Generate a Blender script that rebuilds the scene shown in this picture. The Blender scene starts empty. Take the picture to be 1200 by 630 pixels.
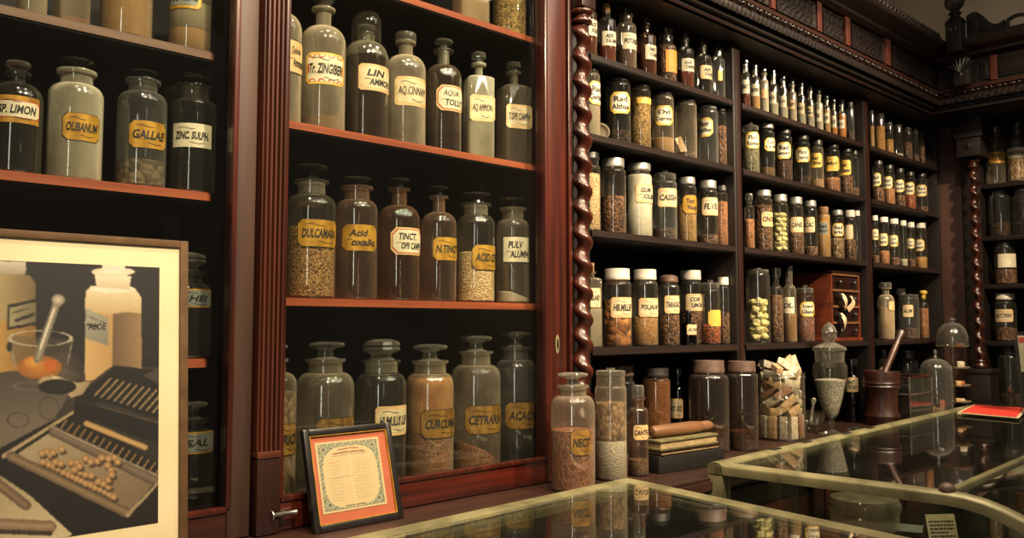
import bpy, bmesh, math, random
import numpy as np
from mathutils import Vector, Matrix
from math import sin, cos, pi, radians, sqrt, asin, atan2

random.seed(7)
C = bpy.context.scene.collection
F, CX, CY = 996.5, 600.0, 315.0
H = 1.35                      # height of the camera above the floor

# ------------------------------------------------------------------ camera
d1 = Vector((1060, -66, -F)).normalized()
Zc = Vector((1060, -66, -F)).cross(Vector((-941, -66, -F))).normalized()
d2 = Zc.cross(d1).normalized()
R3 = Matrix((d1, d2, Zc))
cd = bpy.data.cameras.new('camera'); cam = bpy.data.objects.new('camera', cd); C.objects.link(cam)
M = R3.to_4x4(); M.translation = Vector((0, 0, H)); cam.matrix_world = M
cd.sensor_width = 36; cd.lens = F / 1200 * 36; cd.clip_start = 0.01
bpy.context.scene.camera = cam

def ray(px, py): return R3 @ Vector(((px - CX) / F, -(py - CY) / F, -1))
def onY(px, py, Y):
    d = ray(px, py); t = Y / d.y; return Vector((d.x * t, Y, H + d.z * t))
def onX(px, py, X):
    d = ray(px, py); t = X / d.x; return Vector((X, d.y * t, H + d.z * t))
def onZ(px, py, z):
    d = ray(px, py); t = (z - H) / d.z; return Vector((d.x * t, d.y * t, z))
def depth(p): return (R3.transposed() @ (p - Vector((0, 0, H)))).z * -1
def proj(p):
    v = R3.transposed() @ (p - Vector((0, 0, H))); return (CX + F * v.x / -v.z, CY - F * v.y / -v.z)

# ------------------------------------------------------------------ materials
def lin(c):
    return tuple(((v / 255) / 12.92 if v / 255 <= .04045 else ((v / 255 + .055) / 1.055) ** 2.4) for v in c)
MATS = {}
def base_mat(name):
    m = bpy.data.materials.new(name); m.use_nodes = True; m.node_tree.nodes.clear(); MATS[name] = m
    nt = m.node_tree; out = nt.nodes.new('ShaderNodeOutputMaterial'); return m, nt, out
def N(nt, t, **kw):
    n = nt.nodes.new(t)
    for k, v in kw.items():
        if hasattr(n, k): setattr(n, k, v)
        else: n.inputs[k].default_value = v
    return n
def rgba(c): return (*lin(c), 1)
def coords(nt, scale=(1, 1, 1)):
    tc = N(nt, 'ShaderNodeTexCoord'); mp = N(nt, 'ShaderNodeMapping'); mp.inputs['Scale'].default_value = scale
    nt.links.new(tc.outputs['Object'], mp.inputs[0]); return mp.outputs[0]
def ramp(nt, fac, stops):
    r = N(nt, 'ShaderNodeValToRGB'); el = r.color_ramp.elements
    while len(el) < len(stops): el.new(.5)
    for e, (p, c) in zip(el, stops): e.position = p; e.color = rgba(c)
    nt.links.new(fac, r.inputs[0]); return r.outputs[0]
def bump(nt, h, strength, dist, bs):
    b = N(nt, 'ShaderNodeBump'); b.inputs['Strength'].default_value = strength; b.inputs['Distance'].default_value = dist
    nt.links.new(h, b.inputs['Height']); nt.links.new(b.outputs[0], bs.inputs['Normal'])
def solid(name, c, rough=.5, metal=0, c2=None, scale=(30, 30, 30), coat=0, bmp=0, spec=.5, detail=4):
    m, nt, out = base_mat(name); bs = N(nt, 'ShaderNodeBsdfPrincipled')
    bs.inputs['Roughness'].default_value = rough; bs.inputs['Metallic'].default_value = metal
    bs.inputs['Coat Weight'].default_value = coat; bs.inputs['Coat Roughness'].default_value = .15
    bs.inputs['Specular IOR Level'].default_value = spec
    nz = N(nt, 'ShaderNodeTexNoise'); nz.inputs['Scale'].default_value = 1; nz.inputs['Detail'].default_value = detail
    nt.links.new(coords(nt, scale), nz.inputs['Vector'])
    nt.links.new(ramp(nt, nz.outputs[0], [(.32, c2 or tuple(v * .85 for v in c)), (.68, c)]), bs.inputs['Base Color'])
    if bmp: bump(nt, nz.outputs[0], .5, bmp, bs)
    nt.links.new(bs.outputs[0], out.inputs[0]); return m
def wood(name, c, c2, rough=.35, axis='z', coat=.25, fine=60):
    s = {'x': (2.5, fine, fine), 'y': (fine, 2.5, fine), 'z': (fine, fine, 2.5)}[axis]
    return solid(name, c, rough, 0, c2, s, coat, .0004, .5, 6)
def grains(name, cols, scale=260, rough=.7, bmp=.003, stretch=(1, 1, 1), spec=.4):
    m, nt, out = base_mat(name); bs = N(nt, 'ShaderNodeBsdfPrincipled'); bs.inputs['Roughness'].default_value = rough
    bs.inputs['Specular IOR Level'].default_value = spec
    co = coords(nt, tuple(scale * s for s in stretch))
    v = N(nt, 'ShaderNodeTexVoronoi'); v.inputs['Scale'].default_value = 1; nt.links.new(co, v.inputs['Vector'])
    nz = N(nt, 'ShaderNodeTexNoise'); nz.inputs['Scale'].default_value = .12; nt.links.new(co, nz.inputs['Vector'])
    sep = N(nt, 'ShaderNodeSeparateColor'); nt.links.new(v.outputs['Color'], sep.inputs[0])
    mx = N(nt, 'ShaderNodeMath', operation='MULTIPLY_ADD'); mx.inputs[1].default_value = .75
    nt.links.new(sep.outputs[0], mx.inputs[0])
    m2 = N(nt, 'ShaderNodeMath', operation='MULTIPLY_ADD'); m2.inputs[1].default_value = .5; m2.inputs[2].default_value = -.12
    nt.links.new(nz.outputs[0], m2.inputs[0]); nt.links.new(m2.outputs[0], mx.inputs[2])
    n = len(cols); nt.links.new(ramp(nt, mx.outputs[0], [((i + .3) / n, c) for i, c in enumerate(cols)]), bs.inputs['Base Color'])
    inv = N(nt, 'ShaderNodeMath', operation='SUBTRACT'); inv.inputs[0].default_value = 1; nt.links.new(v.outputs['Distance'], inv.inputs[1])
    bump(nt, inv.outputs[0], .8, bmp, bs)
    nt.links.new(bs.outputs[0], out.inputs[0]); return m
def glass(name, tint=(240, 244, 240), dust=.06, dcol=(190, 185, 175), rough=.05, f0=.12, blotch=20., edge=2.5, fpow=4.):
    """thin-walled glass: clear transmission, a film of dust and a Schlick reflection"""
    m, nt, out = base_mat(name); L = nt.links
    tr = N(nt, 'ShaderNodeBsdfTransparent'); tr.inputs[0].default_value = rgba(tint)
    df = N(nt, 'ShaderNodeBsdfDiffuse'); df.inputs[0].default_value = rgba(dcol)
    tl = N(nt, 'ShaderNodeBsdfTranslucent'); tl.inputs[0].default_value = rgba(dcol)
    md = N(nt, 'ShaderNodeMixShader'); md.inputs[0].default_value = .35; L.new(df.outputs[0], md.inputs[1]); L.new(tl.outputs[0], md.inputs[2])
    lw = N(nt, 'ShaderNodeLayerWeight'); lw.inputs[0].default_value = .5
    fac = lw.outputs['Facing']
    sq = N(nt, 'ShaderNodeMath', operation='POWER'); sq.inputs[1].default_value = 2.2; L.new(fac, sq.inputs[0])
    ed = N(nt, 'ShaderNodeMath', operation='MULTIPLY_ADD'); ed.inputs[1].default_value = edge; ed.inputs[2].default_value = .48; L.new(sq.outputs[0], ed.inputs[0])
    nz = N(nt, 'ShaderNodeTexNoise'); nz.inputs['Scale'].default_value = blotch; nz.inputs['Detail'].default_value = 5
    L.new(coords(nt, (1, 1, .45)), nz.inputs['Vector'])
    nm = N(nt, 'ShaderNodeMath', operation='MULTIPLY'); nm.inputs[1].default_value = 2 * dust; L.new(nz.outputs[0], nm.inputs[0])
    dm = N(nt, 'ShaderNodeMath', operation='MULTIPLY', use_clamp=True); L.new(nm.outputs[0], dm.inputs[0]); L.new(ed.outputs[0], dm.inputs[1])
    m1 = N(nt, 'ShaderNodeMixShader'); L.new(dm.outputs[0], m1.inputs[0]); L.new(tr.outputs[0], m1.inputs[1]); L.new(md.outputs[0], m1.inputs[2])
    gl = N(nt, 'ShaderNodeBsdfGlossy'); gl.inputs['Roughness'].default_value = rough
    p5 = N(nt, 'ShaderNodeMath', operation='POWER'); p5.inputs[1].default_value = fpow; L.new(fac, p5.inputs[0])
    fr = N(nt, 'ShaderNodeMath', operation='MULTIPLY_ADD', use_clamp=True); fr.inputs[1].default_value = .8; fr.inputs[2].default_value = f0; L.new(p5.outputs[0], fr.inputs[0])
    m2 = N(nt, 'ShaderNodeMixShader'); L.new(fr.outputs[0], m2.inputs[0]); L.new(m1.outputs[0], m2.inputs[1]); L.new(gl.outputs[0], m2.inputs[2])
    L.new(m2.outputs[0], out.inputs[0]); return m
def vcol_mat(name, rough=.5):
    m, nt, out = base_mat(name); bs = N(nt, 'ShaderNodeBsdfPrincipled'); bs.inputs['Roughness'].default_value = rough
    a = N(nt, 'ShaderNodeVertexColor'); a.layer_name = 'print'; nt.links.new(a.outputs[0], bs.inputs['Base Color'])
    nt.links.new(bs.outputs[0], out.inputs[0]); return m

G = {
 'clear': glass('glass_clear', (240, 240, 234), .06, (190, 180, 160)),
 'dust': glass('glass_dusty', (226, 224, 216), .25, (192, 176, 152)),
 'cloud': glass('glass_cloudy', (205, 203, 192), .58, (194, 178, 152)),
 'milk': glass('glass_milky', (185, 183, 170), .8, (206, 198, 172)),
 'brown': glass('glass_brown_stained', (215, 190, 168), .19, (150, 116, 92)),
 'pink': glass('glass_pink_stained', (222, 200, 186), .18, (176, 146, 126)),
 'dark': glass('glass_dark', (180, 180, 174), .11, (142, 138, 126)),
 'black': glass('glass_black', (22, 20, 20), .02, (60, 58, 54), f0=.075),
 'grey': glass('glass_grey_film', (212, 212, 208), .22, (160, 158, 150)),
 'haze': glass('residue_haze', (215, 212, 202), .4, (178, 170, 152)),
 'hazebrown': glass('residue_haze_brown', (205, 180, 160), .2, (140, 106, 84)),
 'soot': glass('glass_sooty', (180, 164, 150), .24, (110, 98, 88), blotch=9),
 'stop': glass('glass_stopper', (205, 206, 200), .24, (188, 182, 166), f0=.14),
 'stopdark': glass('glass_stopper_dark', (110, 110, 106), .12, (112, 108, 100), f0=.12),
 'frost': glass('glass_ground', (190, 186, 172), .55, (196, 188, 165), rough=.25),
 'pane': glass('glass_pane', (246, 248, 246), .006, (150, 146, 138), rough=.02, f0=.035, blotch=4, edge=.8),
 'case': glass('glass_case_top', (236, 240, 236), .02, (120, 118, 110), rough=.015, f0=.06, blotch=6, edge=2, fpow=3.0),
 'acrylic': glass('clear_acrylic', (225, 228, 226), .05, (150, 148, 142), f0=.06),
}
W = {
 'red': wood('mahogany_red', (70, 25, 15), (34, 12, 8), .3, 'z'),
 'redx': wood('mahogany_red_shelf', (150, 78, 48), (118, 54, 31), .4, 'x', .15),
 'stile': wood('mahogany_worn', (62, 39, 27), (42, 25, 17), .55, 'z', 0, 40),
 'mid': wood('mahogany_mid', (42, 18, 13), (25, 11, 8), .35, 'z'),
 'midx': wood('mahogany_mid_x', (52, 23, 16), (31, 14, 10), .38, 'x'),
 'dullx': wood('worn_shelf_edge', (104, 72, 50), (74, 46, 30), .5, 'x', 0),
 'dark': wood('walnut_dark', (25, 17, 14), (15, 10, 8), .45, 'z', .1),
 'darkx': wood('walnut_dark_x', (36, 22, 17), (20, 12, 10), .42, 'x', .15),
 'darky': wood('walnut_dark_y', (27, 18, 14), (15, 10, 8), .45, 'y', .1),
 'panel': wood('walnut_panel', (72, 45, 36), (46, 28, 23), .5, 'z', .05, 14),
 'ledge': wood('counter_wood', (50, 28, 19), (30, 16, 11), .4, 'x', .15, 40),
 'carve': solid('carved_walnut', (24, 13, 10), .6, 0, (14, 8, 6), (3, 40, 40), spec=.22),
 'black': solid('black_paint_and_shade', (16, 14, 14), .6, 0, (10, 9, 9), (8, 8, 8), spec=.2),
 'twist': wood('polished_twist', (70, 27, 15), (30, 12, 7), .3, 'z', .15, 30),
 'block': solid('red_block', (88, 38, 23), .5, 0, (62, 25, 16), (40, 40, 8)),
 'mortar': wood('turned_rosewood', (66, 34, 23), (34, 15, 11), .38, 'z', .1, 26),
 'roller': wood('worn_maple', (130, 90, 56), (92, 60, 36), .5, 'x', .05, 40),
 'chest': wood('chest_mahogany', (110, 50, 28), (76, 32, 19), .4, 'y', .1, 30),
}
S = {
 'brass': solid('patinated_brass', (140, 133, 99), .42, .3, (94, 90, 64), (14, 14, 14), bmp=.0005),
 'steel': solid('worn_steel', (190, 186, 176), .3, .9, (130, 128, 122)),
 'zinc': solid('zinc_lid', (176, 174, 166), .42, .55, (126, 124, 118), (50, 50, 50)),
 'whitelid': solid('white_lid', (206, 200, 186), .45, 0, (170, 164, 150)),
 'blacklid': solid('black_lid', (40, 36, 34), .4, 0, (26, 24, 23)),
 'brownlid': solid('brown_tin_lid', (98, 76, 66), .5, .15, (72, 54, 46)),
 'cork': solid('cork', (160, 124, 84), .8, 0, (112, 82, 54), (200, 200, 200)),
 'paper': solid('label_paper', (200, 184, 148), .55, 0, (178, 160, 124), (40, 40, 40)),
 'white': solid('label_white', (204, 194, 166), .5, 0, (184, 173, 146), (40, 40, 40)),
 'gold': solid('label_gold', (196, 150, 56), .36, .35, (150, 108, 36), (60, 60, 30)),
 'golddark': solid('label_gold_tarnished', (160, 122, 58), .36, .35, (110, 80, 36), (60, 60, 30)),
 'yellow': solid('label_yellow', (208, 170, 74), .5, 0, (184, 144, 54), (40, 40, 40)),
 'tan': solid('label_tan', (206, 172, 122), .55, 0, (176, 142, 96), (40, 40, 40)),
 'greylab': solid('label_grey', (118, 121, 114), .55, 0, (96, 99, 93), (40, 40, 40)),  # darkened to carry the shade on the two half-hidden cabinet labels
 'ink': solid('ink_black', (24, 20, 18), .6),
 'redink': solid('ink_red', (176, 66, 34), .5),
 'cream': solid('cream_card', (192, 179, 144), .6, 0, (182, 169, 133), (6, 6, 6)),
 'frame': solid('brown_frame_edge', (84, 62, 40), .65, 0, (66, 48, 30), spec=.2),
 'blackframe': solid('black_frame', (28, 25, 25), .32, 0, (18, 16, 16), coat=.3),
 'orange': solid('orange_mat_board', (150, 76, 46), .7, 0, (141, 70, 42)),
 'redpaper': solid('red_paper', (214, 62, 48), .6, 0, (196, 48, 40), (8, 8, 8)),
 'wallp': solid('wall_plaster', (222, 206, 184), .8, 0, (208, 192, 170), (3, 3, 3)),
 'ceil': solid('ceiling_plaster', (120, 112, 100), .9),
 'floor': solid('floor_boards', (70, 46, 32), .5, 0, (50, 32, 22), (3, 60, 3)),
 'leather': solid('black_leather', (26, 23, 22), .5, 0, (16, 14, 14), (60, 60, 60), bmp=.0006),
 'greenbook': solid('green_board', (104, 100, 62), .6, 0, (74, 66, 44), (40, 40, 40)),
 'buff': solid('buff_paper', (172, 148, 108), .7, 0, (140, 116, 80), (60, 60, 60)),
 'tag': solid('paper_tag', (226, 196, 160), .6),
 'dullgreen': solid('dull_case_wood', (38, 34, 28), .5, 0, (26, 22, 18)),
 'carton1': solid('carton_pale', (200, 190, 168), .7, 0, (148, 136, 114), (70, 70, 70)),
 'carton2': solid('carton_buff', (180, 152, 112), .7, 0, (140, 112, 78), (70, 70, 70)),
 'carton3': solid('carton_grey', (150, 140, 120), .7, 0, (96, 86, 72), (90, 90, 90)),
 'carton4': solid('carton_rust', (142, 102, 76), .7, 0, (106, 72, 52), (90, 90, 90)),
 'sulphur': solid('sulphur_yellow', (212, 202, 148), .7, 0, (186, 174, 112), (50, 50, 50), bmp=.002),
 'yellowtag': solid('yellow_tag', (224, 192, 36), .6),
 'strap': solid('black_strap', (22, 20, 20), .5),
 'soapw': solid('tan_soap', (196, 160, 110), .6), 'soapo': solid('orange_soap', (176, 98, 52), .6),
}
K = {
 'grains_brown': grains('dulcamara_chips', [(52, 34, 20), (150, 106, 58), (206, 164, 104), (120, 82, 44)], 330),
 'grains_tan': grains('tan_grains', [(120, 82, 44), (176, 128, 74), (204, 160, 102)], 420),
 'seeds': grains('seed_mix', [(90, 62, 34), (168, 122, 70), (206, 170, 110)], 500),
 'herb': grains('dried_herb', [(70, 54, 30), (140, 112, 62), (190, 158, 96), (96, 64, 34)], 300, stretch=(1, 1, .6)),
 'bark': grains('bark_shavings', [(36, 24, 17), (98, 62, 40), (142, 100, 68), (60, 38, 26)], 170, stretch=(1, 1, .7), bmp=.005),
 'shreds': grains('red_brown_shreds', [(70, 34, 24), (152, 88, 62), (186, 122, 88), (104, 54, 38)], 300, stretch=(1, 1, .5)),
 'crystals': grains('tan_crystals', [(168, 128, 84), (214, 178, 128), (232, 206, 164)], 260, .35),
 'powder_white': solid('white_powder', (226, 220, 202), .8, 0, (206, 200, 180), (60, 60, 60)),
 'powder_grey': solid('grey_powder', (168, 162, 142), .8, 0, (150, 144, 124), (20, 20, 20)),
 'powder_cream': solid('cream_powder', (224, 196, 150), .8, 0, (204, 174, 128), (40, 40, 40)),
 'powder_tan': solid('tan_powder', (176, 138, 88), .8, 0, (156, 116, 68), (40, 40, 20)),
 'powder_orange': solid('orange_powder', (192, 120, 54), .8, 0, (166, 98, 40), (60, 60, 60)),
 'turmeric': solid('turmeric_dust', (196, 140, 58), .8, 0, (150, 92, 44), (26, 26, 26), bmp=.002),
 'rust': grains('orange_red_flakes', [(98, 54, 32), (152, 92, 56), (186, 132, 90)], 300),
 'red': grains('red_peel', [(96, 36, 22), (158, 76, 44), (184, 104, 62), (52, 26, 18)], 180, .5),
 'orangegrain': grains('orange_grains', [(136, 86, 40), (186, 130, 66), (210, 162, 98)], 380),
 'liquid_dark': solid('dark_liquid', (38, 20, 16), .12, 0, (26, 14, 12)),
 'liquid_brown': solid('brown_liquid', (92, 50, 36), .15, 0, (70, 36, 26)),
 'liquid_red': solid('red_brown_liquid', (108, 44, 26), .15, 0, (80, 30, 18)),
 'liquid_amber': solid('amber_liquid', (160, 120, 66), .15, 0, (140, 100, 52), (8, 8, 8)),
 'granules': grains('white_granules', [(196, 190, 172), (226, 222, 206), (238, 234, 220)], 300),
 'salt': grains('grey_salt', [(120, 116, 104), (160, 156, 142), (186, 182, 168)], 260),
 'mixpink': grains('pinkish_root', [(84, 64, 46), (148, 118, 86), (180, 150, 112), (110, 80, 56)], 105, bmp=.006, stretch=(1, 1, .6)),
 'gritty': grains('gritty_brown', [(70, 52, 34), (128, 100, 66), (158, 126, 84)], 420),
 'greenish': grains('grey_green_leaf', [(44, 44, 34), (100, 98, 74), (140, 134, 104)], 260),
 'dregs': grains('dark_brown_dregs', [(50, 34, 26), (96, 66, 48), (126, 90, 66)], 120, bmp=.006),
 'nuts': grains('galls', [(84, 70, 50), (134, 114, 82), (160, 138, 102)], 75, bmp=.01),
 'leaf': grains('big_dry_leaves', [(112, 66, 34), (176, 112, 62), (204, 146, 90)], 42, bmp=.012),
 'lavender': grains('mauve_petals', [(70, 46, 46), (128, 88, 84), (168, 112, 80)], 260),
}

# ------------------------------------------------------------------ mesh builder
class MB:
    def __init__(s): s.v = []; s.f = []; s.m = []; s.mats = []; s.sm = []
    def mi(s, m):
        if m not in s.mats: s.mats.append(m)
        return s.mats.index(m)
    def add(s, vs, fs, m, smooth=True):
        b = len(s.v); i = s.mi(m); s.v += [tuple(v) for v in vs]
        for f in fs: s.f.append(tuple(b + k for k in f)); s.m.append(i); s.sm.append(smooth)
    def box(s, lo, hi, m, bev=.002, mat4=None, smooth=False):
        bm = bmesh.new(); bmesh.ops.create_cube(bm, size=1)
        for v in bm.verts: v.co = Vector([lo[i] + (v.co[i] + .5) * (hi[i] - lo[i]) for i in range(3)])
        bev = min(bev, .45 * min(abs(hi[i] - lo[i]) for i in range(3)))
        if bev > 0: bmesh.ops.bevel(bm, geom=bm.edges[:], offset=bev, segments=2, affect='EDGES', profile=.6)
        if mat4: bmesh.ops.transform(bm, matrix=mat4, verts=bm.verts)
        bm.verts.index_update()
        s.add([v.co.copy() for v in bm.verts], [[v.index for v in f.verts] for f in bm.faces], m, smooth); bm.free()
    def lathe(s, prof, m, seg=32, c=(0, 0, 0), sq=None, cap=True, mat4=None, noise=0):
        """prof: list of (r, z); sq: per-ring squareness 0..1"""
        vs = []; fs = []; n = len(prof)
        for k, (r, z) in enumerate(prof):
            q = sq[k] if sq else 0
            for j in range(seg):
                a = 2 * pi * j / seg; rr = r
                if q:
                    ca, sa = abs(cos(a)), abs(sin(a)); e = 9
                    rr = r * ((1 - q) + q / ((ca ** e + sa ** e) ** (1 / e)))
                if noise: rr *= 1 + noise * (random.random() - .5)
                p = Vector((c[0] + rr * cos(a), c[1] + rr * sin(a), c[2] + z))
                vs.append(mat4 @ p if mat4 else p)
        for k in range(n - 1):
            for j in range(seg):
                a, b = k * seg + j, k * seg + (j + 1) % seg
                fs.append((a, b, b + seg, a + seg))
        if cap:
            if prof[0][0] > 1e-6: fs.append(tuple(reversed(range(seg))))
            if prof[-1][0] > 1e-6: fs.append(tuple(range((n - 1) * seg, n * seg)))
        s.add(vs, fs, m)
    def sweep(s, path, prof, m, up=Vector((0, 0, 1)), closed=True, smooth=True):
        """profile (a across, b up) swept along the path"""
        path = [Vector(p) for p in path]; n = len(prof); vs = []; fs = []
        for i, p in enumerate(path):
            t = (path[min(i + 1, len(path) - 1)] - path[max(i - 1, 0)]).normalized()
            side = t.cross(up).normalized(); u = side.cross(t).normalized()
            for a, b in prof: vs.append(p + side * a + u * b)
        for i in range(len(path) - 1):
            for j in range(n if closed else n - 1):
                a, b = i * n + j, i * n + (j + 1) % n
                fs.append((a, b, b + n, a + n))
        if closed: fs.append(tuple(reversed(range(n)))); fs.append(tuple(range((len(path) - 1) * n, len(path) * n)))
        s.add(vs, fs, m, smooth)
    def prism(s, pts, axis, a0, a1, m, smooth=False):
        """polygon pts extruded along x ((y,z) points), y ((x,z)) or z ((x,y))"""
        n = len(pts); vs = []
        for t in (a0, a1):
            for p, q in pts: vs.append({'x': (t, p, q), 'y': (p, t, q), 'z': (p, q, t)}[axis])
        fs = [(j, (j + 1) % n, n + (j + 1) % n, n + j) for j in range(n)]
        fs.append(tuple(reversed(range(n)))); fs.append(tuple(range(n, 2 * n)))
        s.add(vs, fs, m, smooth)
    def build(s, name, parent=None, loc=(0, 0, 0), rotz=0, sharp=38):
        me = bpy.data.meshes.new(name); me.from_pydata(s.v, [], s.f)
        for m in s.mats: me.materials.append(m)
        me.polygons.foreach_set('material_index', s.m); me.polygons.foreach_set('use_smooth', s.sm)
        bm = bmesh.new(); bm.from_mesh(me); bmesh.ops.recalc_face_normals(bm, faces=bm.faces[:]); bm.to_mesh(me); bm.free()
        me.set_sharp_from_angle(angle=radians(sharp)); me.update()
        o = bpy.data.objects.new(name, me); C.objects.link(o); o.location = loc; o.rotation_euler = (0, 0, rotz)
        if parent: o.parent = parent
        return o

def tag(o, label, cat, group=None):
    o['label'] = label; o['category'] = cat
    if group: o['group'] = group
    return o
def thing(name, label, cat, loc=(0, 0, 0), rotz=0, group=None):
    o = bpy.data.objects.new(name, None); C.objects.link(o); o.location = loc; o.rotation_euler = (0, 0, rotz)
    o.empty_display_size = .02; return tag(o, label, cat, group)
def struct(o): o['kind'] = 'structure'; return o

# ------------------------------------------------------------------ lettering
_txt = {}
def text_mesh(body, shear=.22, bold=.018, res=2):
    k = (body, shear, bold)
    if k not in _txt:
        cu = bpy.data.curves.new('lettering', 'FONT'); cu.body = body; cu.shear = shear; cu.offset = bold
        cu.resolution_u = res; cu.fill_mode = 'FRONT' if hasattr(cu, 'fill_mode') else cu.fill_mode
        ob = bpy.data.objects.new('lettering', cu); C.objects.link(ob)
        dg = bpy.context.evaluated_depsgraph_get(); dg.update()
        me = ob.evaluated_get(dg).to_mesh()
        vs = [(v.co.x, v.co.y) for v in me.vertices]; fs = [tuple(p.vertices) for p in me.polygons]
        ob.evaluated_get(dg).to_mesh_clear(); bpy.data.objects.remove(ob); bpy.data.curves.remove(cu)
        if vs and bold and max(abs(v[1]) for v in vs) > 1.6: _txt[k] = text_mesh(body, shear, 0, res)
        if vs and bold and max(abs(v[1]) for v in vs) > 1.6:
            v0, f0_, w0, h0 = _txt[k]; n0 = len(v0); _txt[k] = ([(x + d, y) for d in (-.022, 0, .022) for x, y in v0], [tuple(i + n0 * j for i in f) for j in range(3) for f in f0_], w0, h0); return _txt[k]
        if vs:
            x0 = min(v[0] for v in vs); x1 = max(v[0] for v in vs); y0 = min(v[1] for v in vs); y1 = max(v[1] for v in vs)
            vs = [((x - x0), (y - y0)) for x, y in vs]; _txt[k] = (vs, fs, x1 - x0, y1 - y0)
        else: _txt[k] = ([], [], 1, 1)
    return _txt[k]

def label_mesh(w, h, style, lines, surf, off=0.0004):
    """a label w x h; surf(s, z, off) -> point puts it on the vessel (s from -w/2..w/2, z from 0..h)"""
    mb = MB(); nx = 14
    def patch(m, mx, my, ch, o):
        xs = [-w / 2 + mx + (w - 2 * mx) * i / nx for i in range(nx + 1)]; vs = []
        cw = ch * min(w, h)
        xs = sorted(set(xs + [-w / 2 + mx + cw, w / 2 - mx - cw])) if ch else xs
        for x in xs:
            d = max(0, cw - min(x - (-w / 2 + mx), (w / 2 - mx) - x)) if ch else 0
            vs.append(surf(x, my + d, o)); vs.append(surf(x, h - my - d, o))
        mb.add(vs, [(2 * i, 2 * i + 2, 2 * i + 3, 2 * i + 1) for i in range(len(xs) - 1)], m)
    def put(body, x0, x1, z0, z1, m, o, shear=.22, bold=.034):
        vs, fs, tw, th = text_mesh(body, shear, bold)
        sx = (x1 - x0) / tw; sz = min((z1 - z0) / max(th, .3), sx * 2.8); sx = min(sx, sz * 1.5)
        ax = (x0 + x1) / 2 - sx * tw / 2; az = (z0 + z1) / 2 - sz * th / 2
        mb.add([surf(ax + x * sx, az + y * sz, o) for x, y in vs], fs, m)
    def line(pts, t, m, o):
        vs = []
        for x, z in pts: vs += [surf(x, z - t / 2, o), surf(x, z + t / 2, o)]
        mb.add(vs, [(2 * i, 2 * i + 2, 2 * i + 3, 2 * i + 1) for i in range(len(pts) - 1)], m)
    ink = S['ink']; b = .09 * min(w, h)
    serif = False
    if style == 'gold' or style == 'golddark':
        patch(S['ink'], 0, 0, .16, off); patch(S[style], b * .25, b * .25, .16, off * 1.7)
    elif style == 'zing':
        patch(S['yellow'], 0, 0, .12, off); patch(S['white'], b * .8, b * .8, .12, off * 1.6)
        for k in range(4):
            for top in (0, 1):
                xc = (-.33 + .22 * k) * w; pts = [(xc + .085 * w * cos(pi * i / 8), b * .8 + .10 * h * sin(pi * i / 8)) for i in range(9)]
                mb.add([surf(x, h - z if top else z, off * 2.2) for x, z in pts], [tuple(range(9))], S['redink'])
        for s in (-1, 1):
            pts = [(s * (w / 2 - b * .8 - .05 * w * sin(pi * i / 8)), h * .3 + h * .4 * i / 8) for i in range(9)]
            mb.add([surf(x, z, off * 2.2) for x, z in pts], [tuple(range(9))], S['redink'])
    elif style == 'redborder':
        patch(S['tan'], 0, 0, .2, off); patch(S['redink'], b * .6, b * .6, .2, off * 1.6); patch(S['white'], b * .95, b * .95, .2, off * 2.2)
    elif style == 'goldband':
        patch(S['gold'], 0, 0, 0, off); patch(S['redink'], 0, b * 1.9, .05, off * 1.6); patch(S['white'], b * .4, b * 2.3, .1, off * 2.2)
    elif style == 'whiteblack':
        patch(S['ink'], 0, 0, 0, off); patch(S['white'], b * .5, b * .5, 0, off * 1.8)
    elif style == 'plain':
        patch(S['white'], 0, 0, .03, off)
    elif style == 'tan':
        patch(S['ink'], 0, 0, .12, off); patch(S['tan'], b * .5, b * .5, .12, off * 1.7)
    elif style == 'allyellow':
        patch(S['yellow'], 0, 0, .16, off)
    elif style == 'grey':
        patch(S['gold'], 0, 0, .1, off); patch(S['greylab'], b * .9, b * .9, .1, off * 1.7)
    elif style == 'amberlab':
        patch(S['tan'], 0, 0, .1, off); patch(S['paper'], b * .8, b * 1.2, .1, off * 1.7)
    else:       # 'yb': yellow border round cream paper, clipped corners
        patch(S['ink'], 0, 0, .2, off); patch(S['yellow'], b * .18, b * .18, .2, off * 1.6); patch(S['white'], b * 1.15, b * 1.15, .2, off * 2.2)
    o = off * 3
    if style in ('yb', 'grey'): serif = True
    n = len(lines)
    mxw = .40 * w
    if n == 1:
        put(lines[0], -mxw, mxw, .33 * h, .66 * h, ink, o)
        line([(-.33 * w + .05 * w * i, .80 * h + .035 * h * sin(i * .7)) for i in range(9)], .018 * h, ink, o)
        line([(-.05 * w + .05 * w * i, .19 * h + .035 * h * sin(i * .7 + 2)) for i in range(8)], .018 * h, ink, o)
    elif n == 2:
        sh = 0 if serif else .22
        put(lines[0], -.30 * w, .18 * w if not serif else .3 * w, .54 * h, .80 * h, ink, o, sh)
        put(lines[1], -.24 * w if not serif else -mxw, mxw, .20 * h, .46 * h, ink, o, sh)
        if not serif:
            line([(-.36 * w + .04 * w * i, .40 * h + .05 * h * sin(i * .8)) for i in range(6)], .018 * h, ink, o)
    return mb

# ------------------------------------------------------------------ glass vessels
VESSELS = []; LIM = {}
def arc(r0, z0, r1, z1, n=7, p=1.0):
    """quarter-ellipse shoulder from (r0,z0) rising to (r1,z1)"""
    return [(r1 + (r0 - r1) * cos(pi / 2 * i / n), z0 + (z1 - z0) * sin(pi / 2 * i / n)) for i in range(n + 1)]

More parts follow.
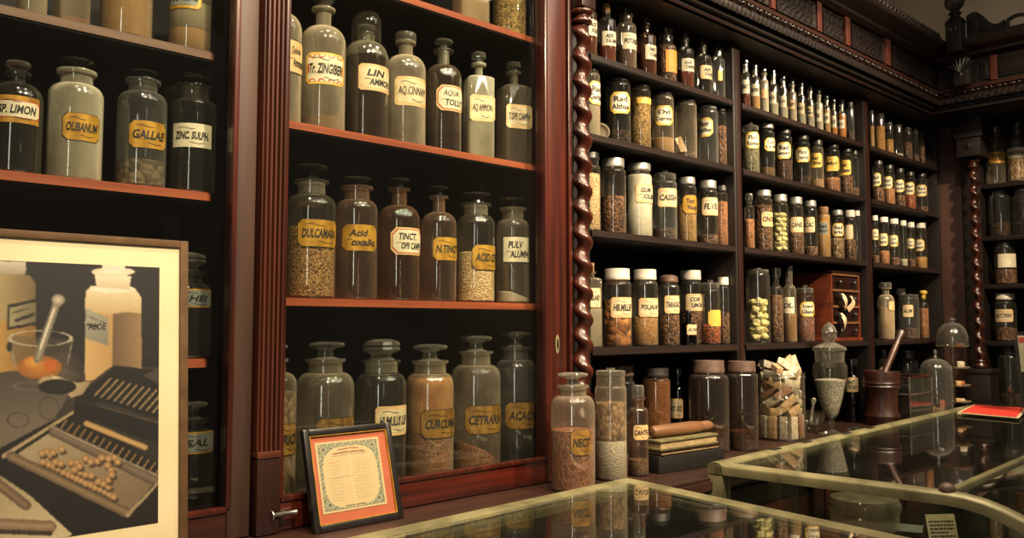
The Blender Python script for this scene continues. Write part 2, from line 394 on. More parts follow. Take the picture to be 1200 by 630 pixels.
def stopper_prof(kind, rl, rn, h):
    if kind == 'disc':  return [(rn * .8, -.012), (rn * .8, 0), (rl * .42, h * .12), (rl * .36, h * .5), (rl * .62, h * .62), (rl * .92, h * .7), (rl * .98, h * .82), (rl * .9, h * .93), (rl * .5, h), (0.0, h)]
    if kind == 'ball':  return [(rn * .8, -.012), (rn * .8, 0), (rl * .5, h * .15), (rl * .6, h * .25), (rl * .9, h * .42), (rl * 1.0, h * .62), (rl * .88, h * .84), (rl * .5, h * .97), (0, h)]
    if kind == 'cork':  return [(rn * .8, -.012), (rn * .9, 0), (rn * .98, h * .9), (rn * .9, h), (0, h)]
    if kind == 'flat':  return [(rn * .8, -.012), (rn * .8, 0), (rl * 1.02, h * .05), (rl * 1.05, h * .5), (rl * 1.02, h * .92), (rl * .9, h), (0, h)]
    if kind == 'facet': return [(rn * .8, -.012), (rn * .8, 0), (rl * .5, h * .18), (rl * .62, h * .3), (rl * .95, h * .42), (rl * .99, h * .5), (rl * .93, h * .62), (rl * .99, h * .72), (rl * .9, h * .88), (rl * .5, h), (0, h)]

def vessel(ctx, x0, x1, yt, yl, yb, kind='wide', g='clear', fill=(), lab=None, cap='disc', capmat=None, desc='', neck=None, dy=0, name=None,
           Y=None, capw=None, lipw=None, seg=32, face=16, shr=None, ztop=None, tilt=0, heap=0, film=None, zmax=None):
    zs, yf, group = ctx; zs += H + .0006
    xc, w = (x0 + x1) / 2, x1 - x0
    Yc = Y if Y is not None else yf + .016 + dy + .04
    for _ in range(4):
        p = onY(xc, (yt + 400) / 2, Yc); dp = depth(Vector((p.x, Yc, zs))); R = w / 2 * dp / F
        dd = sqrt(p.x ** 2 + Yc ** 2); R = R * dd / sqrt(dd * dd + R * R)
        if Y is None: Yc = yf + .016 + dy + R
    X = p.x
    if Y is None and X < 1.62 and LIM: X = max(LIM['b'][0] + R, min(X, LIM['b'][1] - R)) if X > .74 and zs > .9 else X
    if Y is None and X > 1.3 and LIM and group.find('cabinet') < 0 and group.find('red shelf') < 0:
        for lo, hi in LIM['bays']:
            if lo - .03 < X < hi + .03: X = max(lo + R + .0012, min(X, hi - R - .0012))
    zz = lambda y: onY(xc, y, Yc).z - zs
    az = atan2(-Yc, -X)              # direction from the vessel to the camera
    T = ztop if ztop else zz(yt); Lp = zz(yl) if not ztop else T * .86; B = zz(yb) if not ztop else T * .74
    B = max(B, .03); Lp = max(Lp, B + .004); T = max(T, Lp + .004)
    cat = 'jar' if kind in ('jar', 'cyl') else 'bottle'
    nm = name or ('storage_jar' if cat == 'jar' else 'apothecary_bottle')
    root = thing(nm, desc, cat, (X, Yc, zs), 0, group)
    if zmax: T = min(T, zmax - zs); Lp = min(Lp, T - .008); B = min(B, Lp - .004)
    lv = [l for l in LIM.get('levels', {}).get('left' if ('left cabinet' in group or 'framed photograph' in group) else 'cab' if ('cabinet' in group or 'red shelf' in group) else 'open', []) if l > zs + .05]
    if lv and (Y is None or Yc + R > YF - .012):
        T = min(T, min(lv) - zs - .0045); Lp = min(Lp, T - .008); B = min(B, Lp - .004)
    sq = None; a0 = az
    Rb = R
    if kind == 'square':
        fa = radians(face); Rb = R / (cos(fa) + sin(fa)) * 1.02; a0 = az + fa
    rn = (neck or {'narrow': .34, 'square': .30, 'wide': .6, 'dome': .4, 'jar': .82, 'cyl': .9}[kind]) * Rb
    rl = (lipw or {'narrow': .5, 'square': .48, 'wide': .72, 'dome': .45, 'jar': .84, 'cyl': .94}[kind]) * Rb
    sh = (shr or {'narrow': .75, 'square': .3, 'wide': .55, 'dome': .75, 'jar': .3, 'cyl': .12}[kind]) * Rb
    body = [(0, .001), (Rb * .75, .0), (Rb - .0035, 0), (Rb - .001, .0015), (Rb, .005), (Rb, B * .5), (Rb, max(B - sh, .02))]
    body += arc(Rb, max(B - sh, .02), rn, B, 7)[1:]
    if kind in ('jar', 'cyl'):
        full = body + [(rn, Lp)]
    else:
        lt = min(.006, (Lp - B) * .4)
        full = body + [(rn * .97, B + (Lp - B) * .4), (rn, Lp - lt * 1.3), (rl, Lp - lt), (rl * 1.02, Lp - lt * .5), (rl, Lp), (rn * .85, Lp)]
    if kind == 'square':
        sq = [1 if k <= 6 else max(0, 1 - (k - 6) / 6) for k in range(len(full))]
    gm = G[g]; mb = MB()
    mb.lathe(full, gm, seg if kind != 'square' else 40, sq=sq, cap=False)
    mb.build('glass_body', root, rotz=a0 if kind == 'square' else 0, sharp=50)
    if kind in ('narrow', 'wide', 'square', 'dome') and (seg >= 32 or name == 'small_vial'):      # ground-glass neck band
        nk = MB(); nk.lathe([(rn * .93, B + .002), (rn * .93, Lp - .004)], G['frost'], 24, cap=False); nk.build('ground_neck', root)
    # stopper, lid or dome
    st = MB(); hcap = T - Lp
    if cap in ('disc', 'ball', 'cork', 'flat', 'facet'):
        m = capmat or (S['cork'] if cap == 'cork' else G['stop'])
        rcap = (capw or 1.0) * rl
        pr = stopper_prof(cap, rcap, rn, hcap); pr = [(r, z + Lp) for r, z in pr]
        st.lathe(pr, m, 20 if cap != 'facet' else 12, cap=True); st.build('stopper', root, sharp=40 if cap != 'facet' else 20)
    elif cap == 'bell':
        rd = (capw or .66) * Rb; z0 = B - .001
        pr = [(rd * .98, z0), (rd, z0 + .004), (rd, T - rd)] + arc(rd, T - rd, 0.0005, T, 8)[1:]
        st.lathe(pr, G['clear'], 28, cap=False); st.build('glass_dome', root)
        s2 = MB(); s2.lathe([(r, z + Lp) for r, z in stopper_prof('ball', rl, rn, .02)], G['stop'], 20); s2.build('stopper', root)
    elif cap in ('lid', 'domelid'):
        m = capmat or S['zinc']; rcap = (capw or .9) * Rb; lo = min(Lp, T - .006)
        top = [(rcap * .97, T), (0, T + .0005)] if cap == 'lid' else [(rcap * .9, T - hcap * .2), (rcap * .5, T), (0, T)]
        pr = [(rcap * .98, lo), (rcap, lo + .001), (rcap, lo + hcap * .3), (rcap * .985, lo + hcap * .36), (rcap * .985, T - hcap * .3 if cap == 'domelid' else T - .0025)] + top
        st.lathe(pr, m, 28); st.build('lid', root)
    elif cap == 'knoblid':
        rcap = (capw or .92) * Rb
        pr = [(rcap, Lp - .002), (rcap * 1.02, Lp + .004), (rcap, Lp + hcap * .55), (rcap * .9, Lp + hcap * .62), (Rb * .22, Lp + hcap * .66), (Rb * .2, Lp + hcap * .72), (Rb * .28, T - .003), (Rb * .26, T), (0, T)]
        st.lathe(pr, G['stop'], 28); st.build('lid', root)
    # contents
    z0 = .004
    for k, (mat, y) in enumerate(fill):
        z1 = y if isinstance(y, float) else zz(y); z1 = max(z1, z0 + .006)
        c = .965 if kind != 'square' else .95
        pts = [(Rb * .9, z0), (Rb * c, z0 + .0015)]
        ztop_ = min(z1, B - .002)
        for r, z in body[5:]:
            if z0 + .002 < z < ztop_: pts.append((r * c, z))
        rr = Rb * c
        for (ra, za), (rb_, zb) in zip(body, body[1:]):
            if za <= ztop_ <= zb and zb > za: rr = (ra + (rb_ - ra) * (ztop_ - za) / (zb - za)) * c
        if pts[-1][1] < ztop_ - .02: pts.insert(-1, pts[-1]); pts[-1] = (rr, ztop_ - .01)
        pts.append((rr, ztop_))
        hp = heap if k == len(fill) - 1 else 0
        for q in (.8, .55, .3): pts.append((rr * q, ztop_ + random.uniform(-.002, .004) + hp * (1 - q) * .3))
        pts.append((0, ztop_ + .002 + hp * .3))
        fm = MB(); fm.lathe(pts, K[mat] if isinstance(mat, str) else mat, 32, sq=[1] * len(pts) if kind == 'square' else None)
        if hp:                     # a slanted heap, higher on one side
            ang = az + radians(-60)
            for i, (vx, vy, vz) in enumerate(fm.v):
                if vz > z0 + .004: fm.v[i] = (vx, vy, z0 + (vz - z0) * (1 + .75 * (vx * cos(ang) + vy * sin(ang)) / Rb))
        fm.build('contents', root, rotz=a0 if kind == 'square' else 0, sharp=60); z0 = z1 + .0005
    if film:                                           # dried film on the inside of the empty part
        fp = [(r * .965, z) for r, z in body[4:] if z > z0 + .002 and z < B - .001]
        if fp and fp[0][1] > z0 + .012: fp.insert(0, (Rb * .965, z0 + .001))
        fm = MB(); fm.lathe(fp, G[film], 32, cap=False, sq=[1] * len(fp) if kind == 'square' else None); fm.build('residue_film', root, rotz=a0 if kind == 'square' else 0, sharp=60)
    # label
    if lab:
        lx0, ly0, lx1, ly1, style, lines = lab
        pf = Vector((X, Yc, 0)) + Vector((cos(az), sin(az), 0)) * R
        zf = lambda y: H + ray(xc, y).z * (pf.to_2d().length / ray(xc, y).to_2d().length) - zs
        zb0, zb1 = zf(ly1), zf(ly0); lh = zb1 - zb0
        if kind == 'square':
            tw = (lx1 - lx0) * dp / F / cos(radians(face)); tw = min(tw, Rb * 1.9)
            n_ = Vector((cos(a0), sin(a0), 0)); t_ = Vector((-sin(a0), cos(a0), 0))
            surf = lambda s, z, o: n_ * (Rb + o) + t_ * s + Vector((0, 0, zb0 + z))
            lm = label_mesh(tw, lh, style, lines, surf)
        else:
            u0 = max(-.98, min(.9, (lx0 - xc) / (w / 2))); u1 = (lx1 - xc) / (w / 2)
            th0 = asin(u0); wallang = atan2(Yc, X); cen = pi / 2 - wallang
            if u1 < .86: th1 = asin(max(u1, u0 + .1))
            else: th1 = min(max(2 * cen - th0, th0 + radians(75)), th0 + radians(108))
            tw = (th1 - th0) * R; mid = az + (th0 + th1) / 2
            surf = lambda s, z, o: Vector(((R + o) * cos(mid + s / R), (R + o) * sin(mid + s / R), zb0 + z))
            lm = label_mesh(tw, lh, style, lines, surf)
        lm.build('label', root, sharp=80)
    VESSELS.append((root, X, Yc, R, T, zs))
    return root, X, Yc, R, T
# ================================================================== setting
YD, YS, YB, YW = 1.40, 1.45, 1.70, 1.76       # door face, cabinet shelf fronts, cabinet backs, wall
YF = 1.44                                      # open shelf fronts
LEDGE = .985                                   # top of the wall counter
XR, XWALL = 4.0, 4.36
def xat(px, Y, py=315): return onY(px, py, Y).x

mb = MB(); mb.box((-1.6, YW, 0), (XWALL + .1, YW + .1, 3.3), S['wallp'], 0); struct(mb.build('wall_back'))
mb = MB(); mb.box((XWALL, -2.6, 0), (XWALL + .1, YW - .001, 3.3), S['wallp'], 0); struct(mb.build('wall_right'))
mb = MB(); mb.box((-1.6, -2.6, -.1), (XWALL + .1, YW + .1, -.001), S['floor'], 0); struct(mb.build('floor'))
mb = MB(); mb.box((-1.6, -2.6, 3.301), (XWALL + .1, YW + .1, 3.4), S['ceil'], 0); struct(mb.build('ceiling'))

# ================================================================== counter along the wall
t = thing('wall_counter', 'long dark wooden counter along the wall carrying the cabinets and shelves', 'counter', (0, 0, 0))
mb = MB(); yfr = 1.172
def cfront(x): return yfr if x < 1.78 else yfr + (x - 1.78) * .0500
for dz0_, dz1_, ins in ((.028, .008, 0), (.008, .0, .006)):
    mb.prism([(-.55, yfr + ins), (1.78, yfr + ins), (3.87, cfront(3.87) + ins), (3.87, 1.21), (XR + .33, 1.21), (XR + .33, YW - .004), (-.55, YW - .004)], 'z', LEDGE - dz0_, LEDGE - dz1_, W['ledge'])
mb.build('top', t)
mb = MB(); mb.box((-.55, yfr + .14, .1), (XR + .33, YW - .006, LEDGE - .029), W['mid'], .003); mb.build('body', t)
mb = MB(); mb.box((-.55, yfr + .16, 0), (XR + .33, YW - .006, .0995), W['dark'], .002); mb.build('plinth', t)
for i in range(8):
    x0 = -.5 + i * .6
    mb = MB(); mb.box((x0, yfr + .122, .16), (x0 + .5, yfr + .1395, LEDGE - .08), W['mid'], .006); mb.box((x0 + .06, yfr + .116, .22), (x0 + .44, yfr + .122, LEDGE - .14), W['red'], .004); mb.build('door_panel', t)

# ================================================================== glazed cabinets
def shelf_board(x0, x1, y0, y1, z, th, m, parent, name='shelf', rr=.008, corner=0, under=None):
    under = under or W['black']  # black lower half: the shade under the board put into its colour
    pts = [(y0 + .004, z - th)] + [(y0 + .004 - .006 * sin(pi * i / 6) , z - th + th * i / 6) for i in range(1, 6)] + [(y0 + .005, z), (y1, z), (y1, z - th)]
    b = MB()
    if corner:
        c = corner; plan = [(x0, y1), (x0, y0), (x1 - c, y0)] + [(x1 - c + c * sin(pi / 2 * i / 5), y0 + c - c * cos(pi / 2 * i / 5)) for i in range(1, 6)] + [(x1, y1)]
        b.prism(plan, 'z', z - th + .003, z - .003, m)
        inner = [(x, y + .003) if y < y1 else (x, y) for x, y in plan]
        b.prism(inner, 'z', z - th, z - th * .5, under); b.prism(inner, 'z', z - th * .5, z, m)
    else: b.prism(pts, 'x', x0, x1, m, smooth=False)
    return b.build(name, parent, sharp=50)

TOPZ = H + 1.16
xa0, xa1 = -.22, xat(299.5, YD)
xb0, xb1 = xat(301, YD), xat(670, YD)
def cabinet(x0, x1, label, shelves, sx0, sx1, shelf_mats):
    t = thing('display_cabinet', label, 'cabinet', (0, 0, 0), 0, 'glazed apothecary cabinets')
    z0 = LEDGE + .001
    b = MB(); b.box((x0, YB, z0), (x1, YB + .02, TOPZ), W['black'], 0); b.build('back_panel', t)
    for s in (0, 1):
        b = MB(); xs = x0 if s == 0 else x1 - .016
        b.box((xs, YD + .037, z0), (xs + .016, YB - .0005, TOPZ), W['black'] if s == 0 else W['black'], .001); b.build('side_panel', t)
    b = MB(); b.box((x0 + .017, YD + .037, TOPZ - .02), (x1 - .017, YB - .001, TOPZ), W['dark'], .001); b.build('top_panel', t)
    b = MB(); b.box((x0 + .017, YD + .037, z0), (x1 - .017, YB - .001, H - .335), W['dark'], .001); b.build('bottom_panel', t)
    for z, m in zip(shelves, shelf_mats):
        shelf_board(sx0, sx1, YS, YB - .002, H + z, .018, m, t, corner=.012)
    return t

# ---- left cabinet
cabA = cabinet(xa0, xa1, 'mahogany glazed cabinet with narrow dim shelves behind the framed pharmacy photograph', (.487, .234, -.058), xa0 + .02, xat(250, YS, 220), [W['dullx'], W['redx'], W['redx']])
dz0, dz1 = LEDGE + .002, TOPZ
def door(parent, x0, x1, wl, wr, m, rail_z, name='door'):
    b = MB(); y0, y1 = YD, YD + .034
    b.box((x0, y0, dz0), (x0 + wl, y1, dz1), m, .003); b.box((x1 - wr, y0, dz0), (x1, y1, dz1), m, .003)
    b.box((x0 + wl + .0003, y0 + .001, dz0), (x1 - wr - .0003, y1, rail_z), W['midx'] if m is not W['red'] else W['redx2'], .003)
    b.box((x0 + wl + .0003, y0 + .001, dz1 - .07), (x1 - wr - .0003, y1, dz1), m, .003)
    # ovolo bead round the glass
    gx0, gx1, gz0, gz1 = x0 + wl, x1 - wr, rail_z, dz1 - .07
    for lo, hi in (((gx0 - .006, y0 - .004, gz0), (gx0 + .004, y0 + .012, gz1)), ((gx1 - .004, y0 - .004, gz0), (gx1 + .006, y0 + .012, gz1)),
                   ((gx0, y0 - .003, gz0 - .006), (gx1, y0 + .012, gz0 + .004))):
        b.box(lo, hi, W['red'], .003)
    d = b.build(name, parent)
    g = MB(); g.box((gx0 + .001, YD + .0185, gz0 - .004), (gx1 - .001, YD + .0225, gz1 + .01), G['pane'], 0); g.build('glass_pane', d)
    return d
W['redx2'] = wood('mahogany_red_rail', (78, 26, 16), (40, 13, 9), .28, 'x', .4)
W['pil'] = wood('mahogany_pilaster', (80, 40, 27), (50, 25, 17), .34, 'z', .3, 50)
xs0 = xat(268, YD)
door(cabA, xa0 + .002, xa1 - .002, .04, xa1 - .002 - xat(272, YD), W['stile'], H - .311)

# ---- right cabinet with fluted pilaster
cabB = cabinet(xb0, xb1, 'mahogany glazed cabinet with fluted pilaster and bright red shelves of large bottles', (.7045, .389, .052), xat(331, YD) - .01, xat(633, YS, 190), [W['redx']] * 3)
xp0, xp1 = xb0 + .001, xat(328.5, YD)
b = MB(); n = 5; plan = [(xp0, YD + .036), (xp0, YD - .012)]
wv = (xp1 - xp0) / n
for i in range(n):
    xa = xp0 + wv * i
    if 0 < i < n - 0:
        pass
    plan += [(xa + wv * .18, YD - .012), (xa + wv * .28, YD - .004), (xa + wv * .5, YD - .001), (xa + wv * .72, YD - .004), (xa + wv * .82, YD - .012)]
plan += [(xp1, YD - .012), (xp1, YD + .036)]
zpl = onY(312, 533, YD).z
b.prism(plan, 'z', zpl + .008, TOPZ, W['pil'])
b.box((xp0 - .0005, YD - .016, zpl - .004), (xp1 + .0005, YD + .03, zpl + .008), W['pil'], .003)
b.box((xp0, YD - .014, dz0), (xp1, YD + .036, zpl - .0045), W['mid'], .002)
b.build('pilaster', cabB)
dB = door(cabB, xp1 + .0015, xat(664, YD), .006, xat(664, YD) - xat(639.5, YD), W['red'], H - .307)
# recessed finger pull on the right stile
pz = onY(652, 403, YD).z; px_ = xat(653, YD, 403)
b = MB()
b.lathe([(.006, -.0012), (.0062, 0), (.005, .0006), (.0035, .0006)], S['brass'], 20, cap=False, mat4=Matrix.Translation((px_, YD - .0012, pz)) @ Matrix.Rotation(pi / 2, 4, 'X') @ Matrix.Diagonal((1, 3.6, 1, 1)))
b.lathe([(.0036, 0), (0.0001, 0)], W['black'], 20, cap=False, mat4=Matrix.Translation((px_, YD - .0010, pz)) @ Matrix.Rotation(pi / 2, 4, 'X') @ Matrix.Diagonal((1, 4.6, 1, 1)))
b.build('door_pull', dB)
# sliding bolt at the foot of the door
b = MB(); q = onY(317, 604, YD - .012); r_ = onY(345, 600, YD - .012)
b.lathe([(.0085, 0), (.009, .002), (.006, .004), (.0045, .006), (.0042, .046), (.0048, .048), (.003, .05), (0, .05)], S['steel'], 18, mat4=Matrix.Translation((q.x, YD - .014, q.z)) @ Matrix.Rotation(pi / 2, 4, 'Y'))
b.box((q.x - .001, YD - .014, q.z - .008), (q.x + .012, YD - .004, q.z + .008), S['steel'], .001)
b.box((q.x + .022, YD - .014, q.z - .005), (q.x + .030, YD - .001, q.z + .005), S['steel'], .001)
b.build('door_bolt', cabB)

# ================================================================== open shelving
un = thing('open_shelving', 'dark open shelving in three bays packed with labelled jars', 'shelves', (0, 0, 0))
SZ = (.705, .494, .245, -.0587)
xl0, xl1 = xat(671.5, YD), xat(692, YF)
XD = [(xl0 + .004, xl1), (2.312, 2.355), (3.236, 3.280), (3.972, 3.996)]
ztop = H + .893
b = MB(); b.box((xl0 + .004, YB, LEDGE + .001), (3.996, YB + .02, ztop), W['black'], 0); b.build('back_panel', un)
for i, (x0, x1) in enumerate(XD):
    b = MB(); b.box((x0, YF, LEDGE + .001), (x1, YB - .0005, ztop), W['dark'], .003)
    if i in (1, 2): b.box((x0 + .012, YF - .003, LEDGE + .001), (x1 - .004, YF + .002, ztop - .02), W['mid'], .002)
    b.build('upright', un)
b = MB(); b.box((xl0, YD + .012, LEDGE + .001), (xl0 + .012, YF + .004, ztop), W['red'], .003); b.build('edge_strip', un)
for k in range(3):
    for z in SZ:
        b0, b1 = XD[k][1] + .0005, XD[k + 1][0] - .0005
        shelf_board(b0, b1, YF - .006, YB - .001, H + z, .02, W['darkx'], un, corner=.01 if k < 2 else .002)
# barley-twist column
def twist(parent, x, y, z0, z1, a, e, pitch, name='twist_column', plinth=None, hand=1):
    b = MB(); n = int((z1 - z0) / pitch * 22); seg = 28; vs = []; fs = []
    for k in range(n + 1):
        z = z0 + (z1 - z0) * k / n; ph = hand * 2 * pi * (z - z0) / pitch
        cx, cy = x + e * cos(ph), y + e * sin(ph)
        for j in range(seg):
            t_ = 2 * pi * j / seg
            rr = a
            vs.append((cx + rr * cos(t_), cy + rr * sin(t_), z))
    for k in range(n):
        for j in range(seg):
            p, q = k * seg + j, k * seg + (j + 1) % seg; fs.append((p, q, q + seg, p + seg))
    fs += [tuple(reversed(range(seg))), tuple(range(n * seg, (n + 1) * seg))]
    b.add(vs, fs, W['twist']); R_ = a + e
    b.lathe([(R_ * .7, 0), (R_ * 1.02, .004), (R_ * 1.05, .01), (R_ * .8, .015), (R_ * .75, .022), (R_ * 1.1, .027), (R_ * 1.15, .034), (R_ * 1.0, .038)], W['twist'], 28, (x, y, z1 - .002))
    b.lathe([(R_ * 1.15, -.03), (R_ * 1.18, -.022), (R_ * .85, -.016), (R_ * .8, -.01), (R_ * 1.05, -.006), (R_ * .9, 0)], W['twist'], 28, (x, y, z0))
    return b.build(name, parent, sharp=60)
cxm = xat(683, 1.405)
twist(un, cxm, 1.405, LEDGE + .115, H + .755, .0192, .0066, .0635, hand=-1)
b = MB(); w_ = .027
b.box((cxm - w_, 1.405 - w_, LEDGE + .001), (cxm + w_, 1.405 + w_, LEDGE + .075), W['black'], .003)
b.box((cxm - w_ * .85, 1.405 - w_ * .85, LEDGE + .0755), (cxm + w_ * .85, 1.405 + w_ * .85, LEDGE + .084), W['dark'], .003)
b.build('column_plinth', un)
b = MB(); b.box((cxm - .026, 1.405 - .026, H + .792), (cxm + .026, 1.405 + .026, ztop), W['mid'], .003); b.build('column_capital', un)

# ================================================================== corner shelving on the return wall
ret = thing('corner_shelving', 'dark shelving on the return wall beside the small twisted column', 'shelves', (0, 0, 0))
RZ = (.612, .384, .176, -.068)
yr0, yr1 = .55, onX(1153, 315, XR + .02).y
b = MB(); b.box((XR + .30, yr0, LEDGE + .001), (XR + .318, YB, ztop), W['black'], 0); b.build('back_panel', ret)
b = MB(); b.box((XR + .003, 1.352, LEDGE + .001), (XR + .022, YB - .001, ztop), W['panel'], .002); b.build('corner_panel', ret)
b = MB(); b.box((XR + .003, yr1, LEDGE + .001), (XR + .2995, 1.351, ztop), W['dark'], .003); b.build('upright', ret)
b = MB(); b.box((XR + .003, yr0, LEDGE + .001), (XR + .2995, yr0 + .03, ztop), W['dark'], .003); b.build('upright', ret)
for z in RZ:
    b = MB(); b.box((XR + .012, yr0 + .0305, H + z - .02), (XR + .299, yr1 - .0005, H + z), W['darky'], .004); b.build('shelf', ret)
cyr = onX(1145, 315, 3.93).y
twist(ret, 3.93, cyr, H - .145, H + .675, .0165, .0058, .062, hand=-1)
b = MB()
b.box((3.93 - .045, cyr - .05, LEDGE + .001), (3.93 + .066, cyr + .05, H - .185), W['dark'], .004)
b.box((3.93 - .052, cyr - .057, H - .20), (3.93 + .066, cyr + .057, H - .182), W['dark'], .004)
b.box((3.93 - .052, cyr - .057, H - .345), (3.93 + .066, cyr + .057, H - .325), W['dark'], .004)
b.build('column_plinth', ret)
b = MB(); b.box((3.93 - .05, cyr - .045, H + .72), (3.93 + .066, cyr + .05, H + .80), W['dark'], .004)
b.box((3.93 - .058, cyr - .055, H + .80), (3.93 + .066, cyr + .058, ztop), W['dark'], .006)
b.lathe([(.018, 0), (.016, .004), (.008, .005), (.006, .008), (0, .009)], W['dark'], 16, mat4=Matrix.Translation((3.93 - .049, cyr, H + .765)) @ Matrix.Rotation(-pi / 2, 4, 'Y'))
b.build('column_capital', ret)

# ================================================================== entablature over both runs
en = thing('carved_entablature', 'dark carved cornice with beaded moulding and red blocks above the open shelves', 'cornice', (0, 0, 0))
ZE = ztop + .0008
X0, XC = xl0 + .004, 3.73            # left end of the back run, mitre with the return run
def arm(pts, m, name, mitre=True):
    """profile of (out, z): out = distance in front of the frieze plane; built along both walls with a mitre"""
    b = MB(); n = len(pts); vs = []
    for (o, z) in pts: vs.append((X0, 1.34 - o, z))
    for (o, z) in pts: vs.append((XC - o, 1.34 - o, z))
    for (o, z) in pts: vs.append((XC - o, .25, z))
    fs = []
    for s in range(2):
        for j in range(n): fs.append((s * n + j, s * n + (j + 1) % n, (s + 1) * n + (j + 1) % n, (s + 1) * n + j))
    fs += [tuple(reversed(range(n))), tuple(range(2 * n, 3 * n))]
    b.add(vs, fs, m, False); return b.build(name, en)
zb = H
# soffit slab resting on the uprights
b = MB(); b.box((X0, 1.37, ZE), (XR + .02, YB + .02, ZE + .018), W['dark'], .002); b.box((XC + .02, .25, ZE), (XWALL - .03, 1.3695, ZE + .018), W['dark'], .002); b.build('soffit', en)
arm([(-.045, ZE), (-.03, ZE), (-.028, ZE + .006), (-.036, ZE + .012), (-.045, ZE + .014)], W['mid'], 'lower_moulding')
# reeded leaf torus
def torus_run():
    b = MB()
    for run in (0, 1):
        L_ = (XC + .03 - X0) if run == 0 else (1.34 - .25)
        nx = int(L_ / .0045); ny = 10; vs = []; fs = []
        for i in range(nx + 1):
            s = L_ * i / nx
            for j in range(ny + 1):
                a = -.35 + (pi / 2 + .75) * j / ny
                rip = .0012 * sin(2 * pi * (s * 1.0 + .02 * j) / .024) + .0012 * sin(2 * pi * (s - .03 * j) / .041)
                rr = .032 + rip
                o = -.022 + rr * cos(a) * .95; z = ZE + .012 + .016 + .036 * (.35 + sin(a)) * .8 + rip * .3
                if run == 0: vs.append((X0 + s, 1.34 - o, z))
                else: vs.append((XC - o, 1.34 - s, z))
        for i in range(nx):
            for j in range(ny):
                p = i * (ny + 1) + j; fs.append((p, p + ny + 1, p + ny + 2, p + 1))
        b.add(vs, fs, W['carve'])
    return b.build('leaf_torus', en)
torus_run()
arm([(-.06, ZE + .016), (-.012, ZE + .016), (-.012, ZE + .062), (-.06, ZE + .062)], W['dark'], 'torus_core')
ZBD = H + .962
b = MB()
def bead(x, y, z, l, ax):
    s = (l, .0055, .006) if ax == 'x' else (.0055, l, .006)
    b.lathe([(.0, -1), (.6, -.8), (.95, -.3), (.95, .3), (.6, .8), (0, 1)], W['darkx'], 10, mat4=Matrix.Translation((x, y, z)) @ Matrix.Diagonal((*s, 1)))
x = X0 + .02; k = 0
while x < XC - .01:
    l = .013 if k % 2 == 0 else .006; bead(x + l, 1.34 - .006, ZBD, l, 'x'); x += 2 * l + .006; k += 1
y = 1.32; k = 0
while y > .3:
    l = .013 if k % 2 == 0 else .006; bead(XC - .006, y - l, ZBD, l, 'y'); y -= 2 * l + .006; k += 1
b.build('bead_moulding', en)
arm([(-.06, ZBD - .012), (-.004, ZBD - .012), (-.004, ZBD + .007), (.006, ZBD + .009), (.006, ZBD + .022), (-.002, ZBD + .026), (-.06, ZBD + .026)], W['midx'], 'frieze_base')
arm([(-.06, ZBD + .0265), (-.012, ZBD + .0265), (-.012, H + 1.094), (-.06, H + 1.094)], W['dark'], 'frieze')
arm([(-.06, H + 1.0945), (-.004, H + 1.0945), (.004, H + 1.10), (.02, H + 1.106), (.022, H + 1.116), (.05, H + 1.128), (.066, H + 1.142), (.07, H + 1.152), (.07, H + 1.162), (-.06, H + 1.166)], W['darkx'], 'crown_moulding')
# carved frieze panels between red blocks
def carve(px0, px1, name='carved_panel'):
    xa, xb = xat(px0, 1.35, 30), xat(px1, 1.35, 30); z0, z1 = ZBD + .034, H + 1.086
    nx, nz = max(8, int((xb - xa) / .005)), 20; vs = []; fs = []
    for i in range(nx + 1):
        for j in range(nz + 1):
            u, v = i / nx, j / nz; s = (xb - xa) * u; z = z0 + (z1 - z0) * v
            m_ = min(u, 1 - u, v, 1 - v); env = min(1, m_ * 8)
            hgt = .0055 * env * (sin(s * 95 + 3 * sin(v * 7)) * cos(v * 11 + 2 * sin(s * 60)))
            fr = .006 if m_ < .07 else 0
            vs.append((xa + s, 1.352 - .004 - abs(hgt) - fr, z))
    for i in range(nx):
        for j in range(nz):
            p = i * (nz + 1) + j; fs.append((p, p + nz + 1, p + nz + 2, p + 1))
    b = MB(); b.add(vs, fs, W['carve']); b.build(name, en, sharp=60)
bl = [700, 760, 830, 905, 959, 992, 1038.5, 1100]
for p0, p1 in zip(bl, bl[1:]): carve(p0 + 3.5, p1 - 3.5)
for p in bl[:-1]:
    xa, xb = xat(p - 2.6, 1.34, 30), xat(p + 2.6, 1.34, 30)
    b = MB(); b.box((xa, 1.333, ZBD + .028), (xb, 1.3515, H + 1.092), W['block'], .002); b.build('frieze_block', en)
for px in (1165,):
    y0 = onX(px, 90, 3.735).y
    b = MB(); b.box((3.729, y0 - .012, ZBD + .028), (3.7415, y0 + .012, H + 1.092), W['block'], .002); b.build('frieze_block', en)
for ya, yb_ in ((onX(1150, 90, 3.74).y, onX(1162, 90, 3.74).y), (onX(1168, 90, 3.74).y, .75)):
    b = MB(); b.box((3.7345, yb_, ZBD + .038), (3.7415, ya, H + 1.08), W['darky'], .004); b.box((3.731, yb_ + .012, ZBD + .05), (3.7344, ya - .012, H + 1.068), W['darky'], .003); b.build('carved_panel', en)
# leaf cresting along the top of the back run
b = MB(); x = X0 + .03; k = 0
while x < XC - .12:
    b.lathe([(0, -.5), (.6, -.35), (1, 0), (.7, .5), (.25, .9), (0, 1)], W['dark'], 8, mat4=Matrix.Translation((x, 1.285, H + 1.176)) @ Matrix.Diagonal((.014, .008, .020, 1)))
    b.lathe([(0, -.5), (.8, 0), (.5, .6), (0, 1)], W['dark'], 8, mat4=Matrix.Translation((x + .016, 1.283, H + 1.171)) @ Matrix.Diagonal((.007, .008, .012, 1))); x += .032
b.build('leaf_cresting', en)
